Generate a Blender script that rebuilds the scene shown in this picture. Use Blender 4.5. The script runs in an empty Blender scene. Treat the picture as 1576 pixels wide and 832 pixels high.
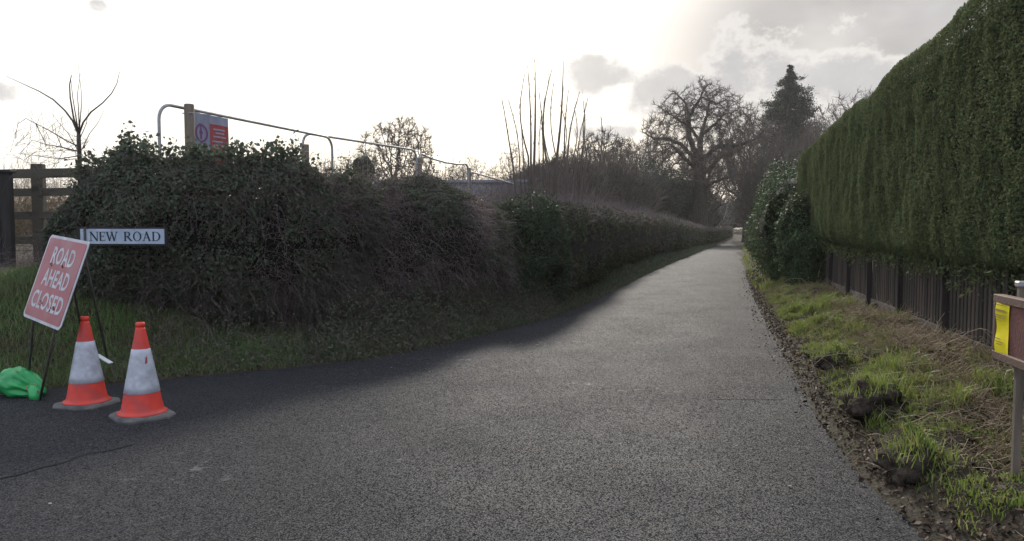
import bpy, math
import numpy as np

# ------------------------------------------------------------------ camera, sky, sun, exposure
EYE, F, PITCH = 1.5, 1190.0, math.atan(66 / 1190.0)
C = bpy.context.scene.collection
sc = bpy.context.scene
cam = bpy.data.objects.new('camera', bpy.data.cameras.new('camera'))
C.objects.link(cam)
cam.location = (0, 0, EYE)
cam.rotation_euler = (math.pi / 2 - PITCH, 0, 0)
cam.data.sensor_width = 36
cam.data.lens = 36 * F / 1576
cam.data.clip_start, cam.data.clip_end = 0.05, 5000
sc.camera = cam

SUN_AZ, SUN_EL = math.radians(6), math.radians(27)      # azimuth clockwise from straight ahead
EXPOSURE = 0.55
world = bpy.data.worlds.new('World'); sc.world = world; world.use_nodes = True
sc.view_settings.view_transform = 'Standard'; sc.view_settings.look = 'None'
sc.view_settings.exposure = EXPOSURE; sc.view_settings.gamma = 1
sc.view_settings.use_curve_mapping = False


def sky():
    nt = world.node_tree; nt.nodes.clear(); N = nt.nodes.new; L = nt.links.new

    def math_(op, a, b=None, c=None):
        n = N('ShaderNodeMath'); n.operation = op
        for i, v in enumerate((a, b, c)):
            if v is None: continue
            if isinstance(v, (int, float)): n.inputs[i].default_value = v
            else: L(v, n.inputs[i])
        return n.outputs[0]

    def sstep(v, a, b, lo=0., hi=1.):
        n = N('ShaderNodeMapRange'); n.interpolation_type = 'SMOOTHSTEP'
        L(v, n.inputs[0])
        for i, q in enumerate((a, b, lo, hi)): n.inputs[i + 1].default_value = q
        return n.outputs[0]

    def mix(f, a, b):
        n = N('ShaderNodeMix'); n.data_type = 'RGBA'
        if isinstance(f, (int, float)): n.inputs[0].default_value = f
        else: L(f, n.inputs[0])
        for i, v in ((6, a), (7, b)):
            if isinstance(v, tuple): n.inputs[i].default_value = (*v, 1)
            else: L(v, n.inputs[i])
        return n.outputs[2]

    out = N('ShaderNodeOutputWorld'); bg = N('ShaderNodeBackground')
    bg.inputs[1].default_value = 0.1
    L(bg.outputs[0], out.inputs[0])
    st = N('ShaderNodeTexSky'); st.sky_type = 'NISHITA'; st.sun_disc = False
    st.sun_elevation = SUN_EL; st.sun_rotation = SUN_AZ
    st.air_density = 1; st.dust_density = 2; st.ozone_density = 1
    tc = N('ShaderNodeTexCoord'); sep = N('ShaderNodeSeparateXYZ'); L(tc.outputs['Generated'], sep.inputs[0])
    x, y, z = sep.outputs
    R2D = 180 / math.pi
    az = math_('MULTIPLY', math_('ARCTAN2', x, y), R2D)
    el = math_('MULTIPLY', math_('ARCSINE', z), R2D)

    def noise(scale, detail, rough, sx=1., sy=1., off=0.):
        cb = N('ShaderNodeCombineXYZ'); L(math_('MULTIPLY', az, sx), cb.inputs[0]); L(math_('MULTIPLY', el, sy), cb.inputs[1])
        cb.inputs[2].default_value = off
        n = N('ShaderNodeTexNoise'); n.inputs['Scale'].default_value = scale; n.inputs['Detail'].default_value = detail
        n.inputs['Roughness'].default_value = rough; L(cb.outputs[0], n.inputs['Vector'])
        return n.outputs[0]

    def blob(a0, e0, ra, re):
        u = math_('DIVIDE', math_('SUBTRACT', az, a0), ra); v = math_('DIVIDE', math_('SUBTRACT', el, e0), re)
        d = math_('SQRT', math_('ADD', math_('MULTIPLY', u, u), math_('MULTIPLY', v, v)))
        return sstep(d, 1.25, 0.35)

    puff = noise(.26, 10, .62, 1, 1.3, 3.1)
    soft = noise(.07, 4, .5, 1, 1.7, 9.0)
    # thin bright veil of cloud over the whole sky, brightest about the hidden sun
    dx = math_('SUBTRACT', az, -6.0); de = math_('SUBTRACT', el, 20.0)
    dist = math_('SQRT', math_('ADD', math_('MULTIPLY', dx, dx), math_('MULTIPLY', de, de)))
    glow = sstep(dist, 75, 4)
    veil = mix(glow, (7.9, 9.0, 11.3), (13.5, 12.9, 11.9))
    low = sstep(el, 24, 1)
    veil = mix(math_('MULTIPLY', math_('MULTIPLY', low, .85), glow), veil, (6.9, 6.1, 4.9))
    base = mix(.85, st.outputs[0], veil)
    # broad grey sheet to the right of the road
    sheet_m = math_('MULTIPLY', blob(28, 12, 24, 14), sstep(soft, .25, .55, .75, 1.))
    sheet = mix(noise(.12, 4, .5, 1, 2.2, 5.), (2.6, 2.55, 2.6), (3.9, 3.75, 3.65))
    c1 = mix(math_('MULTIPLY', sheet_m, .96), base, sheet)
    # cumulus bank low over the oak, lit rims
    cm = None
    for b in (blob(17.2, 10.6, 6.0, 3.9), blob(12.2, 9.6, 4.5, 2.6), blob(6.3, 11.0, 3.6, 1.7), blob(23, 9.5, 6, 3),
              blob(-27.8, 14.0, .9, .55), blob(-21.5, 16.8, 5, .9), blob(-35, 8.3, 3.5, 1.0), blob(6.5, 6.9, 3.4, .9)):
        cm = b if cm is None else math_('MAXIMUM', cm, b)
    dens = math_('ADD', cm, math_('MULTIPLY', math_('SUBTRACT', puff, .5), 3.0))
    body = sstep(dens, .40, .78)
    rim = sstep(dens, .55, 1.1)
    shade = mix(rim, (6.6, 6.3, 6.0), mix(noise(.45, 5, .6, 1, 1.1, 1.), (3.5, 3.45, 3.5), (5.0, 4.9, 4.85)))
    c2 = mix(math_('MULTIPLY', body, .85), c1, shade)
    L(c2, bg.inputs[0])


sky()
sun = bpy.data.objects.new('sun', bpy.data.lights.new('sun', 'SUN'))
C.objects.link(sun)
sun.data.energy = 2.8; sun.data.angle = math.radians(7.0); sun.data.color = (1, .93, .83)
sun.rotation_euler = (math.pi / 2 - SUN_EL, 0, math.pi - SUN_AZ)
sun.location = (0, 0, 40)
sc.cycles.use_denoising = True
sc.cycles.max_bounces = 6; sc.cycles.diffuse_bounces = 3; sc.cycles.glossy_bounces = 3
sc.cycles.transmission_bounces = 3; sc.cycles.transparent_max_bounces = 6


# ------------------------------------------------------------------ helpers
def at(px, py, d):
    """Point of the place seen at a pixel of the photograph, d metres ahead."""
    f = np.array([0, math.cos(PITCH), -math.sin(PITCH)]); u = np.array([0, math.sin(PITCH), math.cos(PITCH)])
    r = f + np.array([1, 0, 0]) * (px - 788) / F - u * (py - 416) / F
    return np.array([0, 0, EYE]) + r / r[1] * d


def rng(s): return np.random.default_rng(s)
def nrmz(v): return v / np.maximum(np.linalg.norm(v, axis=-1, keepdims=True), 1e-9)
def smooth(t): t = np.clip(t, 0, 1); return t * t * (3 - 2 * t)


def vnoise(P, seed=0):
    P = np.asarray(P, float); I = np.floor(P).astype(np.int64); f = P - I; f = f * f * (3 - 2 * f)

    def h(a, b, c):
        n = (a * 374761393 + b * 668265263 + c * 2147483647 + seed * 1274126177) & 0xffffffff
        n = ((n ^ (n >> 13)) * 1274126177) & 0xffffffff
        return ((n ^ (n >> 16)) & 0xffff) / 65535.0
    r = 0
    for dx in (0, 1):
        for dy in (0, 1):
            for dz in (0, 1):
                w = (f[:, 0] if dx else 1 - f[:, 0]) * (f[:, 1] if dy else 1 - f[:, 1]) * (f[:, 2] if dz else 1 - f[:, 2])
                r = r + w * h(I[:, 0] + dx, I[:, 1] + dy, I[:, 2] + dz)
    return r


def fbm(P, seed=0, o=3):
    P = np.asarray(P, float); s = 0; a = .5; t = 0
    for k in range(o):
        s = s + a * vnoise(P * 2 ** k + k * 17.3, seed + k); t += a; a *= .5
    return s / t


ORG = {}


def origin(o): return ORG.get(o.name, np.zeros(3)) if o is not None else np.zeros(3)


def tag(o, label=None, cat=None, group=None, kind=None):
    if label: o['label'] = label
    if cat: o['category'] = cat
    if group: o['group'] = group
    if kind: o['kind'] = kind
    return o


def empty(name, loc, label=None, cat=None, group=None):
    o = bpy.data.objects.new(name, None); C.objects.link(o); o.location = loc; o.empty_display_size = .2
    ORG[o.name] = np.array(loc, float)
    return tag(o, label, cat, group)


def obj(name, V, Fc, m, parent=None, smooth_=False, loc=None):
    """One mesh object from world-space vertices; Fc is an int array (n,3|4) or a list of index lists."""
    V = np.asarray(V, float)
    org = origin(parent) if parent is not None else (np.array(loc, float) if loc is not None else np.zeros(3))
    me = bpy.data.meshes.new(name)
    if isinstance(Fc, np.ndarray):
        n, k = Fc.shape
        me.vertices.add(len(V)); me.vertices.foreach_set('co', (V - org).astype(np.float32).ravel())
        me.loops.add(n * k); me.loops.foreach_set('vertex_index', Fc.astype(np.int32).ravel())
        me.polygons.add(n); me.polygons.foreach_set('loop_start', np.arange(0, n * k, k, dtype=np.int32))
        me.update(calc_edges=True)
    else:
        me.from_pydata((V - org).tolist(), [], [list(map(int, f)) for f in Fc]); me.update()
    if smooth_: me.polygons.foreach_set('use_smooth', np.ones(len(me.polygons), bool))
    o = bpy.data.objects.new(name, me); C.objects.link(o)
    if parent is not None: o.parent = parent
    else: o.location = org
    ORG[o.name] = org
    if m: me.materials.append(m)
    return o


class MB:
    """Collects boxes, tubes and polygons into one mesh."""
    def __init__(s): s.V = []; s.F = []

    def add(s, V, Fc):
        b = len(s.V); s.V += [tuple(map(float, v)) for v in V]; s.F += [[int(i) + b for i in f] for f in Fc]; return s

    def box(s, c, size, rot=None, bev=0.):
        """Box with chamfered edges; rot is a 3x3 array."""
        hx, hy, hz = [q / 2 for q in size]
        b = min(bev, hx * .9, hy * .9, hz * .9)
        if b <= 0:
            V = [(x, y, z) for z in (-hz, hz) for y in (-hy, hy) for x in (-hx, hx)]
            Fc = [(0, 2, 3, 1), (4, 5, 7, 6), (0, 1, 5, 4), (2, 6, 7, 3), (0, 4, 6, 2), (1, 3, 7, 5)]
        else:
            V = []; idx = {}
            for sx in (-1, 1):
                for sy in (-1, 1):
                    for sz in (-1, 1):
                        for ax in range(3):
                            p = [sx * hx, sy * hy, sz * hz]
                            for q in range(3):
                                if q != ax: p[q] -= (sx, sy, sz)[q] * b
                            idx[(sx, sy, sz, ax)] = len(V); V.append(p)
            Fc = []
            for ax in range(3):
                o1, o2 = [q for q in range(3) if q != ax]
                for sg in (-1, 1):
                    f = []
                    for a1, a2 in ((-1, -1), (1, -1), (1, 1), (-1, 1)):
                        k = [0, 0, 0]; k[ax] = sg; k[o1] = a1; k[o2] = a2; f.append(idx[(*k, ax)])
                    Fc.append(f)
                for a1 in (-1, 1):
                    for a2 in (-1, 1):
                        f = []
                        for sg, w in ((-1, o1), (1, o1), (1, o2), (-1, o2)):
                            k = [0, 0, 0]; k[ax] = sg; k[o1] = a1; k[o2] = a2; f.append(idx[(*k, w)])
                        Fc.append(f)
            for sx in (-1, 1):
                for sy in (-1, 1):
                    for sz in (-1, 1): Fc.append([idx[(sx, sy, sz, a)] for a in range(3)])
        V = np.array(V)
        if rot is not None: V = V @ np.asarray(rot).T
        return s.add(V + np.asarray(c), Fc)

    def tube(s, pts, r, k=8, cap=True):
        pts = np.asarray(pts, float); n = len(pts); r = np.broadcast_to(np.asarray(r, float), (n,))
        T = np.gradient(pts, axis=0) if n > 2 else np.array([pts[1] - pts[0]] * 2); T = nrmz(T)
        a = np.array([0, 0, 1.]) if abs(T[0, 2]) < .9 else np.array([1., 0, 0])
        u = nrmz(np.cross(T[0], a)); V = []
        for i in range(n):
            u = nrmz(u - T[i] * (u @ T[i])); w = np.cross(T[i], u)
            for j in range(k):
                q = 2 * math.pi * j / k; V.append(pts[i] + r[i] * (math.cos(q) * u + math.sin(q) * w))
        Fc = [(i * k + j, i * k + (j + 1) % k, (i + 1) * k + (j + 1) % k, (i + 1) * k + j) for i in range(n - 1) for j in range(k)]
        if cap: Fc += [list(range(k))[::-1], [(n - 1) * k + j for j in range(k)]]
        return s.add(V, Fc)

    def lathe(s, prof, k=32, c=(0, 0, 0)):
        V = [(c[0] + r * math.cos(2 * math.pi * j / k), c[1] + r * math.sin(2 * math.pi * j / k), c[2] + z) for r, z in prof for j in range(k)]
        n = len(prof)
        Fc = [(i * k + j, i * k + (j + 1) % k, (i + 1) * k + (j + 1) % k, (i + 1) * k + j) for i in range(n - 1) for j in range(k)]
        return s.add(V, Fc)

    def build(s, name, m, parent=None, smooth_=False, loc=None): return obj(name, np.array(s.V), s.F, m, parent, smooth_, loc)


def rotz(a): return np.array([[math.cos(a), -math.sin(a), 0], [math.sin(a), math.cos(a), 0], [0, 0, 1]])


def copy_tree(o, loc, rz, label, parent=None):
    c = o.copy(); C.objects.link(c); c.parent = parent
    if parent is None:
        c.location = loc; c.rotation_euler = (0, 0, rz)
        if label: c['label'] = label
    for ch in list(o.children): copy_tree(ch, None, 0, None, c)
    return c


# batched geometry ---------------------------------------------------
def sticks(p0, p1, r0, r1, k=3):
    """Tapered prisms for many segments at once."""
    p0 = np.asarray(p0, float); p1 = np.asarray(p1, float); n = len(p0)
    r0 = np.broadcast_to(r0, (n,)); r1 = np.broadcast_to(r1, (n,))
    T = nrmz(p1 - p0); a = np.where(np.abs(T[:, 2:3]) < .9, [[0, 0, 1.]], [[1., 0, 0]])
    u = nrmz(np.cross(T, a)); w = np.cross(T, u)
    q = 2 * np.pi * np.arange(k) / k
    ring = np.cos(q)[None, :, None] * u[:, None] + np.sin(q)[None, :, None] * w[:, None]
    V = np.concatenate([p0[:, None] + ring * r0[:, None, None], p1[:, None] + ring * r1[:, None, None]], 1).reshape(-1, 3)
    j = np.arange(k); f = np.stack([j, (j + 1) % k, k + (j + 1) % k, k + j], 1)
    Fc = (f[None] + (np.arange(n) * 2 * k)[:, None, None]).reshape(-1, 4)
    return V, Fc


def arcs(start, dirn, length, droop, nseg, r0, r1, rg, wig=.15):
    """Segments of many bending stems: start/dirn (n,3); returns p0,p1,ra,rb."""
    n = len(start); P = np.array(start, float); D = nrmz(np.asarray(dirn, float)); st = (np.asarray(length) / nseg)[:, None]
    o0, o1, a0, a1 = [], [], [], []
    dr = np.broadcast_to(np.asarray(droop, float), (n,))[:, None]
    for i in range(nseg):
        D = nrmz(D + rg.normal(0, wig, (n, 3)) + np.array([[0, 0, -1.]]) * dr / nseg)
        Q = P + D * st; o0.append(P); o1.append(Q)
        a0.append(np.full(n, r0 + (r1 - r0) * i / nseg)); a1.append(np.full(n, r0 + (r1 - r0) * (i + 1) / nseg)); P = Q
    return np.concatenate(o0), np.concatenate(o1), np.concatenate(a0), np.concatenate(a1)


def leaves(P, Nm, size, rg, aspect=.5, fold=.25, hang=.5, tilt=.6):
    """Folded rhombic leaves at P facing roughly Nm."""
    n = len(P); Nn = nrmz(Nm + rg.normal(0, tilt, (n, 3)))
    T = rg.normal(0, 1, (n, 3)) + np.array([[0, 0, -hang * 2]])
    T = nrmz(T - Nn * np.sum(T * Nn, 1, keepdims=True)); B = np.cross(Nn, T)
    s = np.broadcast_to(size, (n,))[:, None]
    a = P - T * s * .5; t = P + T * s * .5; m = P - T * s * .08
    up = Nn * s * fold * rg.uniform(-.3, 1, (n, 1))
    l = m + B * s * aspect * .5 + up; r = m - B * s * aspect * .5 + up
    V = np.stack([a, r, t, l], 1).reshape(-1, 3)
    f = np.array([[0, 1, 2], [0, 2, 3]])
    return V, (f[None] + (np.arange(n) * 4)[:, None, None]).reshape(-1, 3)


def blades(P, h, w, lean, rg, wind=(0, 0)):
    n = len(P); a = rg.uniform(0, 2 * np.pi, n); D = np.stack([np.cos(a), np.sin(a), np.zeros(n)], 1)
    D[:, 0] += wind[0]; D[:, 1] += wind[1]
    a2 = rg.uniform(0, 2 * np.pi, n); S = np.stack([np.cos(a2), np.sin(a2), np.zeros(n)], 1)
    h = np.broadcast_to(h, (n,))[:, None]; w = np.broadcast_to(w, (n,))[:, None]; ln = np.broadcast_to(lean, (n,))[:, None]
    up = np.array([[0, 0, 1.]])
    m = P + up * h * .55 + D * h * ln * .3; t = P + up * h * (1 - .45 * ln) + D * h * ln
    V = np.stack([P - S * w * .5, P + S * w * .5, m + S * w * .4, m - S * w * .4, t], 1).reshape(-1, 3)
    f = np.array([[0, 1, 2], [0, 2, 3], [3, 2, 4]])
    return V, (f[None] + (np.arange(n) * 5)[:, None, None]).reshape(-1, 3)


def join(*parts):
    V = []; Fc = []; b = 0
    for v, f in parts: V.append(v); Fc.append(f + b); b += len(v)
    return np.concatenate(V), np.concatenate(Fc)


# materials ------------------------------------------------------------
def mat(name, col, rough=.7, spec=.3, cols=None, island=False, nscale=None, ndetail=4, stretch=(1, 1, 1), bump=0., bscale=60., trans=0., metal=0.,
        big=None, coat=0., contrast=(.3, .7)):
    m = bpy.data.materials.new(name); m.use_nodes = True; nt = m.node_tree; N = nt.nodes.new; L = nt.links.new
    b = nt.nodes['Principled BSDF']; out = nt.nodes['Material Output']
    b.inputs['Roughness'].default_value = rough; b.inputs['Specular IOR Level'].default_value = spec; b.inputs['Metallic'].default_value = metal
    b.inputs['Coat Weight'].default_value = coat
    tc = N('ShaderNodeTexCoord'); mp = N('ShaderNodeMapping'); mp.inputs['Scale'].default_value = stretch; L(tc.outputs['Object'], mp.inputs[0])
    colour = None
    if cols:
        rp = N('ShaderNodeValToRGB'); cr = rp.color_ramp
        while len(cr.elements) < len(cols): cr.elements.new(.5)
        for i, c in enumerate(cols): cr.elements[i].position = i / max(1, len(cols) - 1); cr.elements[i].color = (*c, 1)
        if island:
            g = N('ShaderNodeNewGeometry'); fac = g.outputs['Random Per Island']
        else:
            nz = N('ShaderNodeTexNoise'); nz.inputs['Scale'].default_value = nscale or 5; nz.inputs['Detail'].default_value = ndetail
            L(mp.outputs[0], nz.inputs['Vector'])
            mr = N('ShaderNodeMapRange'); mr.inputs[1].default_value, mr.inputs[2].default_value = contrast
            L(nz.outputs[0], mr.inputs[0]); fac = mr.outputs[0]
        L(fac, rp.inputs[0]); colour = rp.outputs[0]
    if big:                                     # larger patches of another tone: (scale, colour, amount)
        nz = N('ShaderNodeTexNoise'); nz.inputs['Scale'].default_value = big[0]; nz.inputs['Detail'].default_value = 3
        L(mp.outputs[0], nz.inputs['Vector'])
        mr = N('ShaderNodeMapRange'); mr.inputs[1].default_value, mr.inputs[2].default_value, mr.inputs[4].default_value = .42, .62, big[2]
        L(nz.outputs[0], mr.inputs[0])
        mx = N('ShaderNodeMix'); mx.data_type = 'RGBA'; L(mr.outputs[0], mx.inputs[0])
        if colour: L(colour, mx.inputs[6])
        else: mx.inputs[6].default_value = (*col, 1)
        mx.inputs[7].default_value = (*big[1], 1); colour = mx.outputs[2]
    if colour: L(colour, b.inputs['Base Color'])
    else: b.inputs['Base Color'].default_value = (*col, 1)
    if bump:
        nb = N('ShaderNodeTexNoise'); nb.inputs['Scale'].default_value = bscale; nb.inputs['Detail'].default_value = 4; L(mp.outputs[0], nb.inputs['Vector'])
        bp = N('ShaderNodeBump'); bp.inputs['Strength'].default_value = bump; bp.inputs['Distance'].default_value = .02
        L(nb.outputs[0], bp.inputs['Height']); L(bp.outputs[0], b.inputs['Normal'])
    if trans:
        tr = N('ShaderNodeBsdfTranslucent'); ms = N('ShaderNodeMixShader'); ms.inputs[0].default_value = trans
        if colour: L(colour, tr.inputs[0])
        else: tr.inputs[0].default_value = (*col, 1)
        L(b.outputs[0], ms.inputs[1]); L(tr.outputs[0], ms.inputs[2]); L(ms.outputs[0], out.inputs[0])
    return m


M = {}
M['ivy'] = mat('ivy leaf', (.05, .08, .03), .65, .06, [(.040, .056, .038), (.078, .102, .058), (.105, .092, .066), (.066, .088, .055), (.12, .135, .09)], True, trans=.25, big=(.9, (.085, .08, .06), .3))
M['laurel'] = mat('laurel leaf', (.05, .09, .03), .55, .08, [(.025, .042, .018), (.05, .08, .03), (.035, .058, .028), (.06, .085, .035), (.18, .19, .10)], True, trans=.2)
M['bushleaf'] = mat('bush leaf', (.05, .09, .03), .55, .15, [(.028, .044, .022), (.05, .074, .034), (.055, .058, .036), (.09, .11, .055)], True, trans=.2)
M['conifer'] = mat('clipped conifer leaf', (.05, .08, .03), .75, .06, [(.048, .072, .034), (.09, .122, .055), (.14, .17, .072), (.11, .105, .055), (.065, .098, .046)], True, trans=.34, big=(.55, (.11, .105, .045), .25))
M['privet'] = mat('hedge leaf', (.05, .08, .03), .6, .12, [(.025, .036, .02), (.05, .07, .03), (.075, .065, .04)], True, trans=.2, big=(.5, (.08, .055, .04), .6))
M['pine'] = mat('dark needle', (.03, .045, .025), .6, .2, [(.010, .016, .010), (.018, .028, .015), (.03, .04, .02)], True, trans=.1)
M['twigleaf'] = mat('dull winter scrub', (.07, .055, .045), .8, .15, [(.06, .048, .04), (.105, .084, .068), (.075, .068, .05)], True, trans=.1)  # brown lightened with distance haze put into the colour, setting off the oak trunk
M['inner'] = mat('painted shade core', (.02, .02, .015), .9, .1, [(.012, .012, .009), (.03, .027, .02)], nscale=12)  # for solid cores added to block light; interior shade is put into the colour
M['bramble'] = mat('dead bramble stem', (.1, .07, .06), .75, .2, [(.085, .06, .06), (.16, .115, .11), (.23, .185, .165), (.12, .085, .082)], True)
M['whip'] = mat('willow whip', (.1, .07, .05), .6, .3, [(.06, .042, .032), (.10, .07, .05)], True)
M['thicket'] = mat('bare thicket twig', (.1, .07, .06), .75, .2, [(.08, .058, .052), (.13, .098, .088), (.165, .138, .122)], True)
M['bark'] = mat('bark', (.09, .075, .06), .9, .1, [(.035, .028, .023), (.075, .06, .05)], nscale=3, stretch=(3, 3, 1), bump=.6, bscale=14)
M['twig'] = mat('bare twig', (.09, .07, .06), .8, .2, [(.06, .046, .038), (.10, .078, .062)], True)
M['palebark'] = mat('pale bark', (.25, .23, .2), .8, .2, [(.18, .16, .14), (.32, .29, .25)], nscale=6, bump=.3, bscale=20)
M['grass'] = mat('verge grass', (.1, .16, .03), .5, .3, [(.085, .14, .022), (.15, .215, .032), (.21, .26, .05), (.28, .25, .09)], True, trans=.38, big=(1.9, (.25, .19, .10), .22))
M['bankgrass'] = mat('bank grass', (.07, .1, .03), .5, .3, [(.065, .125, .032), (.115, .195, .048), (.15, .21, .065), (.17, .165, .08)], True, trans=.3, big=(1.7, (.12, .105, .055), .6))
M['oldgrass'] = mat('overgrown dull grass', (.08, .09, .05), .65, .2, [(.055, .078, .04), (.09, .115, .058), (.12, .12, .075), (.08, .065, .052)], True, trans=.2)
M['straw'] = mat('dead stalk', (.3, .22, .12), .7, .2, [(.16, .11, .065), (.28, .205, .12), (.36, .28, .18)], True, trans=.15)
M['litter'] = mat('fallen leaf', (.14, .08, .04), .7, .2, [(.022, .016, .012), (.06, .038, .025), (.12, .075, .045), (.04, .026, .018)], True)
M['deadleaf'] = mat('withered bramble leaf', (.12, .08, .06), .8, .1, [(.07, .05, .042), (.12, .085, .07), (.16, .12, .095), (.06, .07, .045)], True, trans=.15)
M['undergrowth'] = mat('undergrowth leaf', (.06, .07, .04), .7, .1, [(.055, .07, .043), (.095, .118, .063), (.13, .112, .08), (.08, .10, .06), (.18, .155, .11)], True, trans=.3, big=(1.1, (.09, .068, .05), .5))
M['ivystem'] = mat('ivy stem', (.06, .05, .04), .8, .1, [(.06, .044, .042), (.115, .085, .08), (.16, .13, .115)], True)
M['soil'] = mat('bare soil', (.06, .045, .03), .95, .1, [(.016, .012, .009), (.04, .03, .022), (.065, .05, .036)], nscale=18, bump=1., bscale=45)
M['paling'] = mat('weathered dark paling', (.05, .035, .028), .8, .25, [(.018, .013, .011), (.042, .029, .023), (.074, .053, .041), (.03, .023, .019), (.052, .042, .032)], True, stretch=(3, 3, .5), bump=.4, bscale=50, big=(6, (.035, .034, .024), .6))
M['post'] = mat('dark fence post', (.03, .024, .02), .8, .2, [(.018, .014, .012), (.045, .034, .028)], nscale=7, stretch=(3, 3, .4), bump=.3)
M['gravelboard'] = mat('weathered gravel board', (.2, .17, .14), .85, .2, [(.08, .066, .055), (.18, .15, .125)], nscale=6, bump=.4)
M['oldrail'] = mat('weathered rail', (.08, .065, .05), .85, .2, [(.04, .036, .026), (.085, .07, .052), (.065, .07, .045)], nscale=5, stretch=(.6, 3, 3), bump=.4)
M['galv'] = mat('galvanised tube', (.32, .31, .29), .55, .5, [(.22, .21, .19), (.36, .34, .32)], nscale=9, metal=.35)
M['timber'] = mat('timber post', (.25, .2, .15), .85, .2, [(.10, .08, .06), (.20, .155, .115)], nscale=5, stretch=(4, 4, .4), bump=.3)
M['cone'] = mat('cone orange', (.62, .075, .035), .5, .3, [(.58, .044, .03), (.72, .062, .036)], nscale=7, big=(9, (.34, .06, .055), .55), trans=.05)
M['sleeve'] = mat('reflective sleeve', (.6, .6, .62), .35, .5, [(.34, .34, .37), (.48, .48, .51)], nscale=12, big=(16, (.26, .25, .25), .6))
M['rubber'] = mat('recycled base', (.09, .085, .08), .85, .3, [(.05, .05, .05), (.14, .13, .115)], nscale=10, bump=.5, bscale=50)
M['signred'] = mat('faded sign red', (.5, .06, .06), .42, .4, [(.21, .017, .022), (.29, .034, .038)], nscale=3.5, big=(4, (.27, .09, .08), .6))
M['signwhite'] = mat('sign white', (.7, .7, .68), .45, .4, [(.30, .28, .28), (.47, .46, .46)], nscale=9)
M['steel'] = mat('dark steel', (.06, .055, .05), .6, .4, [(.04, .035, .03), (.10, .085, .07)], nscale=14)
M['plate'] = mat('name plate', (.62, .66, .70), .5, .4, [(.26, .31, .37), (.38, .43, .50)], nscale=8)
M['ink'] = mat('black lettering', (.02, .02, .025), .5, .3)
M['bag'] = mat('green polythene', (.03, .45, .08), .32, .5, [(.018, .26, .065), (.03, .38, .10)], nscale=6, trans=.15, bump=.5, bscale=16)
M['notice'] = mat('yellow notice', (.85, .68, .01), .6, .3, [(.78, .62, .01), (.9, .74, .02)], nscale=6, trans=.1)
M['greyprint'] = mat('faint print', (.22, .18, .06), .7, .2)
M['boardred'] = mat('red brown board', (.15, .06, .05), .6, .3, [(.10, .042, .036), (.15, .062, .05)], nscale=4, bump=.2)
M['boardframe'] = mat('brown frame', (.16, .09, .07), .75, .2, [(.09, .055, .042), (.15, .095, .07)], nscale=6, bump=.2)
M['banner'] = mat('banner white', (.4, .4, .45), .6, .2, [(.20, .20, .24), (.31, .31, .35)], nscale=6, stretch=(1, 1, .3), trans=.15)
M['bannerred'] = mat('banner red', (.5, .06, .06), .6, .3, [(.24, .03, .032), (.34, .06, .055)], nscale=7, trans=.12)
M['bannerblue'] = mat('banner ring', (.16, .05, .14), .6, .3, trans=.15)
M['cabin'] = mat('grey steel cladding', (.17, .17, .185), .6, .4, [(.14, .14, .155), (.20, .20, .215)], nscale=3)
M['white'] = mat('white plastic', (.62, .62, .6), .5, .4, [(.5, .5, .48), (.7, .7, .68)], nscale=10)
M['darkboard'] = mat('dark boarding', (.03, .026, .024), .8, .2, [(.02, .018, .016), (.045, .038, .034)], nscale=5, stretch=(3, 3, .5))


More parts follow.
